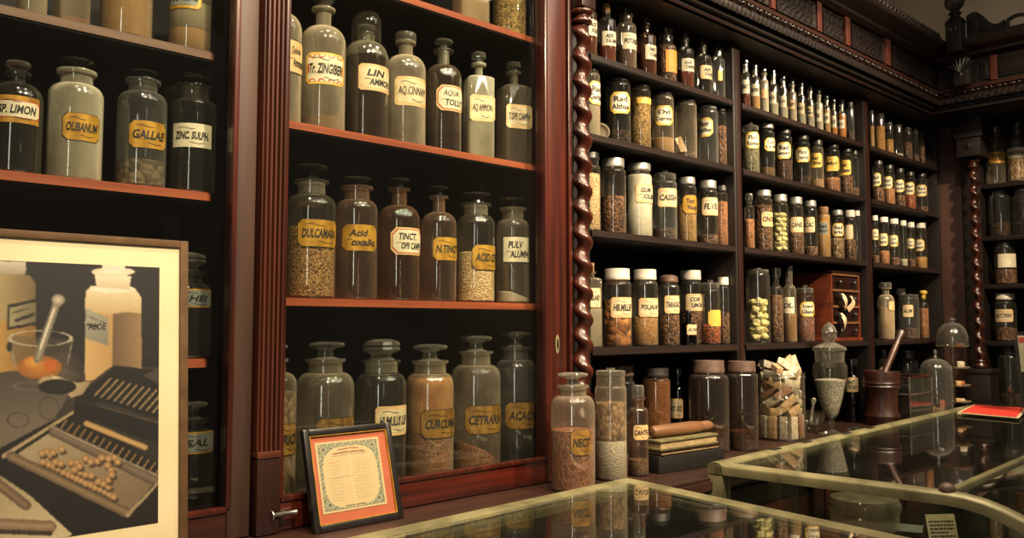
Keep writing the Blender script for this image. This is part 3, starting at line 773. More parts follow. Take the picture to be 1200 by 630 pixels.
# finial post at the corner with its carved bracket
fx, fy = 3.655, onX(1120.5, 60, 3.655).y
b = MB()
b.box((fx - .03, fy - .03, H + 1.108), (fx + .03, fy + .03, H + 1.235), W['dark'], .004)
b.lathe([(.04, 0), (.034, .012), (.022, .022), (.018, .032), (.026, .04), (.016, .05), (.02, .056), (.034, .07), (.04, .088), (.034, .106), (.02, .118), (.012, .124), (.016, .13), (.0, .15)], W['dark'], 24, (fx, fy, H + 1.232))
for s in (-1, 1):
    b.lathe([(0, -1), (.7, -.6), (1, 0), (.6, .7), (0, 1)], W['dark'], 10, mat4=Matrix.Translation((fx - .031, fy + s * .009, H + 1.20)) @ Matrix.Diagonal((.005, .006, .016, 1)))
b.build('finial', en)
b = MB()
for i in range(7):
    a = (i - 3) * .3
    b.lathe([(0, -1), (.5, -.6), (1, .1), (.7, .7), (0, 1)], W['dark'], 10, mat4=Matrix.Translation((fx + .012, fy + .026 * sin(a) - .01, H + 1.03 + .02 * cos(a))) @ Matrix.Rotation(-a, 4, 'X') @ Matrix.Diagonal((.012, .007, .045, 1)))
b.box((fx + .01, fy - .04, H + .975), (fx + .05, fy + .02, H + 1.09), W['dark'], .006)
b.build('carved_bracket', en)
# pierced cresting on the return run
b = MB(); zc0 = H + 1.167; xx = 3.70
prof = []
ya = fy - .031
for i in range(13):
    u = i / 12; prof.append((ya - .14 * u, zc0 + .095 - .05 * u + .022 * sin(u * 2 * pi)))
b.prism([(ya - .14, zc0), (ya, zc0)] + prof, 'x', xx - .012, xx + .012, W['dark'])
for i in range(6):
    a = .2 + i * .25
    b.lathe([(0, -1), (.8, 0), (0, 1)], W['dark'], 8, mat4=Matrix.Translation((xx - .013, ya - .025 - .035 * cos(a), zc0 + .012 + .045 * sin(a))) @ Matrix.Rotation(a - pi / 2, 4, 'X') @ Matrix.Diagonal((.005, .005, .022, 1)))
y = ya - .14
b.box((xx - .012, .3, zc0), (xx + .012, y, zc0 + .012), W['dark'], .003)
while y > .4:
    b.box((xx - .009, y - .015, zc0 + .011), (xx + .009, y, zc0 + .04), W['dark'], .004)
    arcp = [Vector((xx, y - .008 - .075 * i / 10, zc0 + .040 + .012 * sin(pi * i / 10))) for i in range(11)]
    b.sweep(arcp, [(-.008, -.005), (.008, -.005), (.008, .006), (-.008, .006)], W['dark']); y -= .075
b.build('pierced_cresting', en)

LIM['b'] = (-9, 9)
LIM['bays'] = [(XD[k][1], XD[k + 1][0]) for k in range(3)]
LIM['levels'] = {'left': [H + z - .018 for z in (.487, .234, -.058)], 'open': [H + z - .02 for z in SZ] + [ztop], 'cab': [H + z - .018 for z in (.7045, .389, .052)]}
# ================================================================== bottles and jars
SD = G['stopdark']; BL = S['blacklid']; ZN = S['zinc']; WH = S['whitelid']; BR = S['brownlid']
yfa = YS
# ---- left cabinet, top shelf (cut by the top of the picture)
A1 = (.487, yfa, 'bottles on the top shelf of the left cabinet')
vessel(A1, 14, 46, 0, 0, 0, 'wide', 'cloud', [('powder_grey', .06)], None, 'disc', SD, 'cloudy grey bottle on the top shelf, left of the one with orange dregs', ztop=.2)
vessel(A1, 58, 98, 0, 0, 0, 'square', 'cloud', [('powder_orange', .012)], None, 'disc', SD, 'square cloudy bottle holding a little orange powder on the top shelf', ztop=.21, face=14)
vessel(A1, 114, 171, 0, 0, 0, 'wide', 'dust', [('powder_tan', .13)], None, 'disc', SD, 'wide jar full of tan powder on the top shelf of the left cabinet', ztop=.21)
vessel(A1, 195, 242, 0, 0, 0, 'wide', 'dust', [('powder_tan', .042), ('powder_grey', .09)], (194, -34, 243, 9, 'grey', ['CAL', 'PRAEC']), 'disc', SD, 'jar of tan powder with a grey label at the right end of the top shelf', ztop=.2)
A2 = (.234, yfa, 'bottles on the middle shelf of the left cabinet')
vessel(A2, -12, 43, 70, 84, 97, 'narrow', 'dark', [], (-6, 111, 38, 143, 'goldband', ['SP. LIMON']), 'ball', G['stop'], 'dark bottle with gold-banded white label reading LIMON', neck=.3)
vessel(A2, 55, 115, 70, 83, 100, 'wide', 'milk', [('powder_grey', 112)], (72, 131, 114, 164, 'gold', ['OLIBANUM']), 'disc', SD, 'cloudy white bottle with gold label reading OLIBANUM', neck=.6, shr=.5)
vessel(A2, 136, 191, 84, 94, 109, 'wide', 'grey', [('nuts', 190)], (150, 140, 190, 173, 'gold', ['GALLAE']), 'disc', SD, 'grey bottle of brown galls with gold label reading GALLAE', shr=.5)
vessel(A2, 199, 250, 85, 101, 119, 'wide', 'dark', [], (203, 144, 247, 172, 'plain', ['ZINC. SULPH.']), 'facet', SD, 'dark clear bottle with cut stopper and white label reading ZINC SULPH', neck=.68, lipw=.74, shr=.25)
A3 = (-.058, yfa, 'bottles on the shelf behind the framed photograph')
vessel(A3, 195, 247, 296, 318, 332, 'wide', 'dark', [], (205, 338, 246, 360, 'grey', ['RHEI']), 'facet', G['stop'], 'dark bottle with shade-greyed label peeping past the upper right edge of the framed photograph')
A4 = (-.335, yfa, 'bottles on the floor of the left cabinet')
vessel(A4, 200, 252, 470, 490, 502, 'wide', 'dark', [], (210, 506, 250, 532, 'grey', ['SAL']), 'disc', G['stop'], 'dark bottle with shade-greyed label beside the lower right edge of the framed photograph')

# ---- right cabinet
B0 = (.7045, YS, 'jars on the top shelf of the right cabinet')
vessel(B0, 528, 574, 0, 0, 0, 'square', 'cloud', [('powder_cream', .09)], None, 'disc', None, 'square jar of whitish powder on the top shelf, only its foot in view', ztop=.24, face=20)
vessel(B0, 577, 617, 0, 0, 0, 'wide', 'clear', [('herb', .15)], None, 'disc', None, 'jar of brown dried herb at the right end of the top red shelf', ztop=.23)
B1 = (.389, YS, 'bottles on the upper red shelf')
vessel(B1, 304, 351, -24, -8, 16, 'narrow', 'cloud', [], (333, 43, 351, 83, 'tan', ['Quinine', 'Ammonis']), 'ball', None, 'cloudy bottle half hidden by the fluted pilaster on the upper red shelf', shr=.9)
vessel(B1, 350, 403, -8, 10, 32, 'narrow', 'cloud', [('liquid_amber', 140)], (358, 61, 402, 98, 'zing', ['Tr. ZINGIBER']), 'ball', None, 'tall cloudy bottle with red-scalloped label reading ZINGIBER', neck=.35, lipw=.52)
vessel(B1, 401, 454, 11, 40, 50, 'dome', 'clear', [('liquid_dark', 71)], (419, 74, 455, 105, 'amberlab', ['LIN', 'AMMON']), 'bell', None, 'bottle of dark liquid under a glass dome cap, label reading LIN AMMON', film='haze')
vessel(B1, 450, 498, 39, 49, 66, 'narrow', 'cloud', [], (462, 89, 499, 123, 'amberlab', ['AQ.CINNAM']), 'flat', None, 'cloudy brownish bottle with label reading AQ CINNAM', neck=.36)
vessel(B1, 497, 540.5, 47, 59, 77, 'narrow', 'clear', [('liquid_dark', 158)], (511, 99, 542, 129, 'redborder', ['AQUA', 'TOLUT']), 'disc', None, 'bottle with a little dark liquid and label reading AQUA TOLUT', lipw=.54, film='hazebrown')
vessel(B1, 541, 580, 61, 75, 90, 'square', 'milk', [('powder_grey', 145)], (548, 110, 580, 141, 'amberlab', ['AQ AMMON']), 'facet', None, 'square cloudy bottle with label reading AQ AMMON', face=17, lipw=.56)
vessel(B1, 580, 624, 73, 85, 101, 'square', 'dust', [], (593, 121, 623, 149, 'amberlab', ['T.OPII CAMPH']), 'facet', None, 'square bottle with label reading T OPII CAMPH at shelf end', face=22, lipw=.52)
B2 = (.052, YS, 'bottles on the middle red shelf')
vessel(B2, 291, 334, 196, 210, 230, 'narrow', 'dust', [], (322, 255, 334, 287, 'whiteblack', ['SCILL', 'TINCT OR']), 'disc', None, 'bottle mostly hidden behind the pilaster on the middle red shelf')
vessel(B2, 335, 393, 193, 212, 229, 'wide', 'clear', [('grains_brown', 267)], (349, 256, 393, 289, 'gold', ['DULCAMARA']), 'disc', SD, 'bottle of brown chips with gold label reading DULCAMARA', neck=.58, lipw=.7)
vessel(B2, 392.5, 442, 208, 219, 235, 'wide', 'pink', [], (401, 262, 442, 294, 'gold', ['Acid', 'oxalic']), 'disc', SD, 'empty pinkish bottle with gold label reading Acid oxalic', neck=.62, lipw=.76)
vessel(B2, 442, 492, 209, 221, 241, 'narrow', 'brown', [], (458, 266, 493, 298, 'redborder', ['TINCT.', 'OPII CAMPH']), 'disc', SD, 'brown stained bottle with red-edged white label reading TINCT OPII', lipw=.52, neck=.38)
vessel(B2, 492.5, 535, 218, 230, 249, 'narrow', 'pink', [], (507, 277, 536, 305, 'gold', ['N.TINCT']), 'disc', SD, 'clear narrow-necked bottle with gold label reading N TINCT', lipw=.52, neck=.36)
vessel(B2, 535, 580, 226, 239, 253, 'wide', 'clear', [('crystals', 297)], (553, 286, 581, 316, 'gold', ['ACID.CIT']), 'disc', SD, 'bottle of pale tan crystals with gold label reading ACID CIT', neck=.66, lipw=.8)
vessel(B2, 581, 621, 232, 244, 258, 'wide', 'dust', [('powder_white', 347)], (589, 276, 622, 308, 'whiteblack', ['PULV', 'ALUMIN']), 'disc', SD, 'bottle with white powder in the bottom, label reading PULV ALUMIN', neck=.66, lipw=.8, heap=.02)
B3 = (-.333, YS, 'large bottles on the cabinet floor')
vessel(B3, 296, 348.5, 403, 420, 436, 'wide', 'dust', [('mixpink', 460)], (323, 497, 348, 535, 'golddark', ['TRICI']), 'disc', None, 'bottle of pinkish roots with gold label, half hidden beside the fluted pilaster', neck=.5, lipw=.6)
vessel(B3, 347.5, 416, 400, 420, 436, 'wide', 'dust', [], (372, 490, 417, 525, 'golddark', ['SENNAE']), 'disc', None, 'wide empty bottle standing behind the framed certificate', neck=.6, lipw=.68)
vessel(B3, 417, 477, 397, 421, 437, 'wide', 'clear', [], (441, 476, 479, 511, 'amberlab', ['HUMULUS LUP']), 'facet', None, 'bottle with big cut-glass stopper and white label reading LUS LUP', neck=.68, lipw=.76)
vessel(B3, 475.5, 532.5, 403, 422, 437, 'wide', 'dust', [('rust', 505), ('turmeric', 442)], (494, 480, 533, 514, 'golddark', ['CURCUMA']), 'disc', None, 'bottle full of yellow-orange turmeric dust, label reading CURCUMA', neck=.68, lipw=.76)
vessel(B3, 528.5, 587, 393, 411, 427, 'wide', 'dust', [('rust', 528)], (545, 475, 587, 509, 'golddark', ['CETRARIA']), 'disc', None, 'bottle with a heap of orange flakes, label reading CETRARIA', neck=.6, lipw=.68, heap=.03)
vessel(B3, 579.5, 629, 388, 406, 421, 'wide', 'grey', [], (592, 471, 632, 503, 'golddark', ['ACACIA']), 'disc', None, 'empty grey bottle with gold label reading ACACIA at the end of the cabinet floor', neck=.62, lipw=.72)

# ---- open shelves, first bay
o = dict(seg=28)
S1 = (.705, YF, 'small bottles on the top shelf of the first bay')
vessel(S1, 678, 700.5, -10, 2, 12, 'narrow', 'brown', [('liquid_brown', 45)], (690, 22, 701, 41, 'plain', ['ACET', 'SCILL']), 'cork', None, 'small bottle half hidden by the top of the twisted column', neck=.4, **o)
vessel(S1, 701.5, 723, 6, 12, 23, 'narrow', 'clear', [('liquid_red', 52)], (707, 36, 723, 53, 'plain', ['AER', 'CALUMB']), 'cork', None, 'small corked bottle with label reading CALUMB beside the twisted column', neck=.42, shr=.4, **o)
vessel(S1, 723.5, 747, 5, 18, 29, 'wide', 'dust', [('liquid_brown', 60)], (731, 38, 747, 57, 'plain', ['POTASS']), 'flat', BL, 'small wide-mouthed bottle with black stopper, label reading POTASS', capw=.85, neck=.62, **o)
vessel(S1, 747.5, 770.5, 23, 31, 42, 'narrow', 'brown', [('liquid_brown', 64)], (758, 52, 771, 69, 'plain', ['TINCT', 'CARD']), 'flat', BL, 'small square-shouldered bottle with brown dregs and flat black stopper', capw=1.3, shr=.35, neck=.3, lipw=.36, **o)
vessel(S1, 771, 794.5, 32, 44, 54, 'wide', 'clear', [('dregs', 56)], (782, 58, 794, 84, 'plain', []), 'ball', SD, 'small bottle with an orange slip inside the glass on the top shelf', neck=.66, **o)
vessel(S1, 795, 815, 41, 48, 58, 'narrow', 'clear', [('liquid_red', 83)], (801, 68, 815, 83, 'plain', ['AC.ACET', 'CANTH']), 'flat', BL, 'small bottle with red-brown liquid below its white label', neck=.42, shr=.4, **o)
vessel(S1, 816, 836, 49, 57, 66, 'narrow', 'clear', [], (823, 76, 837, 92, 'amberlab', ['AER', 'ATROPIN']), 'flat', BL, 'small clear bottle with buff label second from the end', neck=.42, shr=.4, **o)
vessel(S1, 838, 855, 56, 61, 71, 'wide', 'grey', [], (847, 82, 852, 94, 'allyellow', []), 'disc', SD, 'small grey bottle with yellow strip at the upright of the first bay', neck=.6, **o)
S2 = (.494, YF, 'labelled jars on the second shelf of the first bay')
vessel(S2, 679, 704, 70, 78, 84, 'jar', 'dust', [('powder_grey', 125)], (690, 94, 704, 122, 'yb', ['Rad', 'Gentian']), 'lid', BL, 'jar with yellow-edged label peeping out behind the twisted column', **o)
vessel(S2, 711, 740, 88, 98, 99, 'jar', 'dark', [('dregs', 155)], (716, 107, 740, 133, 'yb', ['Rad', 'Althae']), 'lid', BL, 'nearly empty jar with black lid, label reading Rad Althae', **o)
vessel(S2, 740.5, 764, 97, 105, 106, 'jar', 'clear', [('herb', 116)], (748, 114, 764, 121, 'allyellow', []), 'lid', BL, 'jar packed with yellow-brown dried herb on the second shelf', **o)
vessel(S2, 765.5, 791, 104, 112, 114, 'jar', 'dust', [('powder_tan', 164)], (769, 123, 791, 147, 'yb', ['Ovi', 'Cupressi']), 'lid', BL, 'jar with a layer of tan powder and octagonal yellow-edged label', **o)
vessel(S2, 792.5, 818, 112, 119, 121, 'jar', 'dust', [('dregs', 180)], None, 'lid', BL, 'unlabelled jar holding a slip of buff paper', **o)
vessel(S2, 820, 843, 118, 126, 127, 'jar', 'grey', [], (820, 137, 844, 160, 'yb', ['Flor', 'Papillae']), 'lid', ZN, 'jar with grey lid and label reading Flor Papill', **o)
vessel(S2, 843.5, 857, 124, 131, 132, 'jar', 'clear', [('bark', 151)], None, 'lid', BL, 'jar of dark brown bark beside the upright, second shelf', **o)
S3 = (.245, YF, 'jars on the third shelf of the first bay')
vessel(S3, 680, 704, 180, 188, 195, 'jar', 'clear', [('crystals', 205)], None, 'lid', BL, 'jar full of pale granules behind the middle of the twisted column', **o)
vessel(S3, 704.5, 734, 187, 197, 199, 'jar', 'clear', [('bark', 231)], None, 'lid', ZN, 'jar half full of curled brown bark under a grey lid', **o)
vessel(S3, 734.5, 765, 193, 201, 205, 'jar', 'clear', [('powder_white', 206)], (746, 215, 765, 237, 'amberlab', ['GUM', '.OLIB.']), 'lid', ZN, 'jar full of white powder, label reading GUM OLIB', **o)
vessel(S3, 765.5, 794, 200, 211, 213, 'jar', 'grey', [('dregs', 268)], (772, 220, 795, 242, 'amberlab', ['CASSIA']), 'knoblid', None, 'glass-lidded jar with label reading CASSIA', **o)
vessel(S3, 794.5, 817, 209, 217, 219, 'jar', 'clear', [('seeds', 240)], (801, 228, 818, 250, 'gold', ['Tinct', 'Nucis']), 'lid', ZN, 'jar of tan seeds with gold label on the third shelf', **o)
vessel(S3, 818, 842, 213, 222, 224, 'jar', 'clear', [('dregs', 276)], (824, 231, 843, 252, 'amberlab', ['FLTIL']), 'lid', ZN, 'jar with label reading FLTIL and a few dregs', **o)
vessel(S3, 842.5, 857, 219, 226, 227, 'jar', 'clear', [('rust', 238)], None, 'lid', BL, 'narrow jar of orange-brown grain beside the upright, third shelf', **o)
S4 = (-.0587, YF, 'jars on the fourth shelf of the first bay')
vessel(S4, 682, 706, 308, 318, 325, 'square', 'dust', [('powder_grey', 362)], (694, 337, 706, 360, 'amberlab', ['GLAND']), 'cork', None, 'square bottle of grey powder beside the lower twisted column', face=24, **o)
vessel(S4, 706.5, 740, 315, 328, 330, 'jar', 'clear', [('leaf', 352)], (716, 348, 740, 372, 'amberlab', ['HB.MILLEF']), 'lid', WH, 'white-lidded jar of large brown leaves, label reading MILLEF', **o)
vessel(S4, 741, 771, 316, 328, 330, 'jar', 'clear', [('grains_tan', 372)], (749, 349, 772, 371, 'amberlab', ['POL.JALAP']), 'lid', WH, 'white-lidded jar of tan grains, label reading POL', **o)
vessel(S4, 771.5, 796, 322, 331, 334, 'jar', 'clear', [('bark', 369)], (779, 346, 797, 367, 'amberlab', ['TARAXAC']), 'domelid', BR, 'jar of bark shavings with domed brown lid', **o)
vessel(S4, 796.5, 823, 317, 328, 330, 'jar', 'clear', [('bark', 364)], (804, 344, 824, 364, 'amberlab', ['COR', 'LIMON']), 'lid', WH, 'white-lidded jar of brown chips behind the little black bottle', dy=.045, **o)
vessel(S4, 797.5, 816, 363, 369, 377, 'narrow', 'black', [('liquid_dark', 380)], (805, 380, 816, 392, 'amberlab', ['IODI']), 'ball', SD, 'little black bottle with buff label standing before the jars', **o)
vessel(S4, 822, 844, 328, 337, 339, 'jar', 'clear', [('red', 381)], (830, 363, 844, 382, 'allyellow', []), 'knoblid', None, 'glass-lidded jar of red-orange peel with bright yellow tag', **o)
vessel(S4, 844, 858, 325, 334, 336, 'jar', 'clear', [('bark', 366)], None, 'lid', WH, 'narrow jar of brown bark beside the upright, fourth shelf', **o)

# ---- second bay
o = dict(seg=20)
T1 = (.705, YF, 'tiny bottles on the top shelf of the second bay')
row = [
 (871, 881.5, 70, 76, 86, 'clear', [('liquid_red', 109)], (872, 93, 882, 109, 'plain', ['TINCT']), 'tiny bottle with red-brown liquid, first of the row on the top shelf'),
 (881.8, 893, 76, 82, 91, 'clear', [('powder_tan', 112)], (883, 98, 893, 112, 'plain', ['MYRR']), 'tiny bottle with tan sediment, second in the top row'),
 (893, 903, 80, 87, 95, 'milk', [('powder_white', 116), ], (894, 103, 904, 115, 'tan', []), 'tiny white bottle with tan band, third in the top row'),
 (903.3, 914.5, 82, 89, 100, 'clear', [('powder_grey', 122)], (903.5, 107, 915, 121, 'plain', ['PULV']), 'tiny bottle with large dark glass stopper, fourth in the top row'),
 (915, 925.8, 89, 96, 104, 'clear', [('powder_grey', 127)], (915.5, 112, 926, 125, 'plain', ['IN LIQ']), 'tiny clear bottle with white label, fifth in the top row'),
 (926, 936, 95, 101, 109, 'cloud', [('powder_white', 130)], (926.5, 116, 936.5, 128, 'tan', ['OPI']), 'tiny bottle of white powder with tan label, middle of the top row'),
 (936.5, 946.8, 97, 104, 113, 'clear', [('powder_grey', 135)], (937, 120, 947, 133, 'amberlab', ['KINO']), 'tiny bottle with buff label between a white one and a tan-capped one'),
 (947, 957, 103, 109, 118, 'clear', [('powder_grey', 137)], (947.5, 124, 958, 136, 'amberlab', ['SAL', 'AMMON']), 'tiny tan-capped bottle in the top row'),
 (957.3, 967, 106, 113, 122, 'milk', [('powder_white', 126)], (957.5, 128, 967.5, 142, 'plain', ['ZINC']), 'tiny all-white bottle in the top row'),
 (967.2, 976, 113, 119, 126, 'clear', [('powder_tan', 130)], (967.5, 132, 977, 144, 'plain', ['CATE']), 'tiny bottle full of tan powder, left of the orange ones'),
 (976.2, 984, 117, 123, 131, 'clear', [('powder_orange', 150)], (976.5, 135, 985, 149, 'plain', ['ALOE']), 'tiny bottle with a little orange powder beside the bright orange one'),
 (984.2, 994.3, 118, 125, 133, 'clear', [('powder_orange', 136)], (984.5, 140, 995, 150, 'plain', ['CROC']), 'tiny bottle full of bright orange powder on the top shelf'),
 (994.8, 1004, 122, 127, 129, 'grey', [('dregs', 155)], None, 'tall dark vial closing the top row at the upright'),
]
for i, (a, b_, yt, yl, yb, g, fl, lb, ds) in enumerate(row):
    vessel(T1, a, b_, yt, yl, yb, 'wide' if i < 12 else 'cyl', g, fl, lb, 'flat' if i < 12 else 'lid', SD if i < 12 else BL, ds, capw=.9, neck=.58 if i < 12 else None, name='small_vial', **o)
T2 = (.494, YF, 'labelled jars on the second shelf of the second bay')
vessel(T2, 872, 891.5, 145, 154, 156, 'jar', 'clear', [('greenish', 174)], (876, 154, 892, 174, 'yb', ['Flor', 'Rosae']), 'knoblid', None, 'jar of grey-green leaf with yellow-edged label in the middle bay', **o)
vessel(T2, 891.8, 909.5, 144, 152, 155, 'jar', 'dark', [('powder_tan', 198)], (898, 161, 909, 177, 'yb', ['Cort', 'Quill']), 'lid', ZN, 'dark jar with grey lid and folded tan papers in the bottom', **o)
vessel(T2, 911, 930, 152, 159, 161, 'jar', 'dark', [('lavender', 190)], (913, 166, 931, 186, 'yb', ['Rad', 'Serpent']), 'lid', BL, 'jar of purple-brown root with label reading Rad Serpent', **o)
vessel(T2, 932, 951, 160, 166, 168, 'jar', 'dark', [('dregs', 208)], (935, 172, 952, 190, 'yb', ['Flor', 'Chamom']), 'lid', BL, 'nearly empty jar with cream label in the middle of the second shelf', **o)
vessel(T2, 951.3, 967, 166, 172, 174, 'jar', 'dust', [('powder_tan', 211)], (952.5, 179, 967, 196, 'allyellow', ['Rad', 'Rhei']), 'lid', BL, 'jar with deep yellow label and tan dust in the bottom', **o)
vessel(T2, 967.5, 986, 169, 175, 177, 'jar', 'clear', [('rust', 210)], (970, 183, 987, 200, 'allyellow', ['Myr']), 'lid', BL, 'jar of orange-brown flakes with yellow label, left of a smaller twin', **o)
vessel(T2, 986.3, 1001.5, 174, 180, 182, 'jar', 'clear', [('bark', 208)], (987, 187, 1002, 205, 'allyellow', ['Cort', 'Sass']), 'lid', BL, 'jar of brown bark with tall yellow label on the second shelf', **o)
vessel(T2, 1001.8, 1011.5, 178, 184, 186, 'jar', 'clear', [('dregs', 222)], None, 'lid', BL, 'slim clear jar with a bright streak beside the second upright', **o)
T3 = (.245, YF, 'jars on the third shelf of the second bay')
vessel(T3, 873.5, 885, 227, 235, 241, 'wide', 'clear', [('rust', 258)], None, 'flat', None, 'small bottle of orange-brown grain behind the first upright', **o)
vessel(T3, 885.3, 906, 224, 231, 233, 'jar', 'clear', [('bark', 242)], (893, 247, 906, 266, 'tan', ['CINCH']), 'lid', ZN, 'jar of dark bark with tan label under a grey lid', **o)
vessel(T3, 906.3, 924.5, 229, 237, 239, 'jar', 'clear', [], None, 'lid', ZN, 'slim jar full of pale yellow lumps under a grey lid', name='lump_jar', **o)
LUMP_SLIM = VESSELS[-1]
vessel(T3, 925, 942.5, 232, 240, 242, 'jar', 'clear', [('bark', 270)], (928, 254, 943, 272, 'amberlab', ['CANEL']), 'lid', ZN, 'grey-lidded jar of red-brown pieces right of the yellow lumps', **o)
vessel(T3, 943, 958.8, 236, 243, 245, 'jar', 'clear', [('dregs', 290)], (943.5, 254, 960, 272, 'amberlab', ['ACAC']), 'lid', ZN, 'nearly empty grey-lidded jar with pale label on the third shelf', **o)
vessel(T3, 959, 974, 243, 249, 252, 'jar', 'clear', [('powder_tan', 252)], (960, 259, 974, 276, 'grey', ['Rad', 'Glycyr']), 'cork', None, 'jar full of tan powder with greenish label', **o)
vessel(T3, 974.3, 990, 247, 253, 255, 'jar', 'clear', [('mixpink', 280)], (977, 261, 991, 277, 'yb', ['Rad', 'Iris']), 'lid', ZN, 'jar with pale pinkish pieces and cream label on the third shelf', **o)
vessel(T3, 990.3, 1004, 247, 255, 257, 'jar', 'clear', [('bark', 282)], (990.5, 263, 1005, 280, 'amberlab', []), 'lid', WH, 'white-lidded jar with dark brown pieces near the second upright', **o)
vessel(T3, 1004.3, 1012.5, 248, 254, 256, 'jar', 'clear', [], None, 'lid', WH, 'slim empty jar with small white lid at the second upright', **o)
T4 = (-.0587, YF, 'jars beside the drawer chest')
vessel(T4, 875, 902, 314, 319, 321, 'cyl', 'clear', [], None, 'knoblid', None, 'tall cylinder half full of pale yellow lumps', name='lump_jar', seg=32)
LUMP_TALL = VESSELS[-1]
vessel(T4, 902.5, 917.5, 314, 322, 334, 'wide', 'clear', [('bark', 346)], None, 'flat', SD, 'round-shouldered bottle of dark chips beside the yellow lumps', seg=24, neck=.45, shr=.9)
vessel(T4, 917.8, 933, 311, 318, 334, 'narrow', 'dust', [('liquid_amber', 368)], (918.5, 348, 932, 367, 'plain', ['OL.']), 'flat', SD, 'bottle of amber liquid with square white label', seg=24, neck=.5, shr=1.)
vessel(T4, 933.5, 954, 334, 343, 346, 'jar', 'clear', [('lavender', 372)], (938, 353, 954, 371, 'yb', ['Lupul', 'Gland']), 'knoblid', None, 'glass-lidded jar of mauve-brown petals beside the drawer chest', seg=24)

# ---- third bay
U1 = (.705, YF, 'open vials on the top shelf of the third bay')
for (a, b_, yt, mat, yf_, ds) in ((1022, 1027.6, 131, 'powder_tan', 150, 'first vial, mostly hidden by the second upright, of tan powder'), (1028, 1040, 135, 'orangegrain', 150, 'vial of bright orange grains on the top shelf of the far bay'),
     (1040.3, 1050, 146, 'orangegrain', 165, 'vial one third full of pale orange grains on the far top shelf'), (1050.3, 1061, 148, 'powder_grey', 182, 'almost empty clear vial on the far top shelf'),
     (1061.3, 1072, 152, 'dregs', 169, 'vial of dark brown bits on the far top shelf'), (1072.3, 1080, 153, 'dregs', 184, 'slim vial with a bright streak on the far top shelf'), (1080.3, 1087, 155, 'bark', 174, 'last vial of brown chips at the end of the far top shelf')):
    vessel(U1, a, b_, yt, yt + 2, yt + 3, 'cyl', 'clear', [(mat, yf_)], None, 'flat', None, ds, capw=.9, name='small_vial', **o)
U2 = (.494, YF, 'yellow-labelled jars on the second shelf of the third bay')
for i, (a, b_, yt, mat, yf_, lb, ds) in enumerate(((1025, 1037.8, 190, 'bark', 221, (1025, 202, 1038, 218), 'jar of brown bark with largest yellow label, first in the far bay'), (1038.2, 1050.5, 195, 'rust', 222, (1038.5, 206, 1051, 221), 'jar of orange flakes with yellow label, second in the far bay'),
     (1051, 1062.8, 199, 'bark', 230, (1052, 210, 1063, 225), 'jar with yellow label in the middle of the far second shelf'), (1063.2, 1075, 203, 'red', 229, (1064, 213, 1076, 228), 'jar of red-brown peel with yellow label in the far bay'), (1075.5, 1089, 204, 'dregs', 243, (1077, 216, 1090, 230), 'jar with bluish gleam and yellow label at the end of the far second shelf'))):
    vessel(U2, a, b_, yt, yt + 5, yt + 6, 'jar', 'clear', [(mat, yf_)], (*lb, 'yb', ['Rad', ['Senna', 'Arnic', 'Inula', 'Valer', 'Symph'][i]]), 'lid', BL, ds, **o)
U3 = (.245, YF, 'white-lidded jars on the third shelf of the third bay')
for i, (a, b_, yt, mat, yf_, lb, ds) in enumerate(((1023, 1031, 253, 'dregs', 300, (1024, 268, 1031, 281), 'slim white-lidded jar against the second upright'), (1031.3, 1043, 255, 'rust', 295, (1032, 273, 1044, 288), 'white-lidded jar with orange pieces in the bottom, second in the row'),
     (1043.3, 1055, 257, 'dregs', 302, (1044, 275, 1055, 289), 'white-lidded nearly empty jar, third in the row'), (1056, 1064.2, 259, 'powder_grey', 304, None, 'unlabelled white-lidded jar with sparkling glass'),
     (1064.5, 1073.8, 261, 'dregs', 304, (1065, 279, 1074, 291), 'white-lidded jar right of the unlabelled one'), (1074.2, 1087, 262, 'orangegrain', 302, (1074.5, 280, 1088, 294), 'white-lidded jar with orange grains at the end of the row'))):
    vessel(U3, a, b_, yt, yt + 6, yt + 7, 'jar', 'clear', [(mat, yf_)], (*lb, 'yb', ['Cort', ['Cass', 'Auran', 'Ulmi', '', 'Rham', 'Limon'][i]]) if lb else None, 'lid', WH, ds, **o)
U4 = (-.0587, YF, 'bottles on the fourth shelf of the third bay')
vessel(U4, 1029, 1047.5, 331, 337, 345, 'wide', 'cloud', [('powder_cream', 361)], (1041, 352, 1048, 364, 'tan', []), 'flat', G['stop'], 'cloudy bottle two thirds full of cream powder in the far bay', neck=.45, shr=.9, **o)
vessel(U4, 1051, 1062, 338, 345, 347, 'jar', 'dark', [], None, 'lid', WH, 'dark white-lidded jar standing behind a clear glass jar', dy=.10, **o)
vessel(U4, 1054, 1076.5, 345, 347, 349, 'cyl', 'grey', [('dregs', 384)], (1059, 357, 1070, 371, 'amberlab', ['ALUM']), 'flat', None, 'clear wide jar with small buff label on the far fourth shelf', capw=.95, **o)
vessel(U4, 1077.5, 1088, 340, 347, 354, 'wide', 'clear', [('rust', 361)], None, 'ball', S['yellow'], 'slim bottle of orange-brown powder with round yellow stopper', capw=1.2, **o)

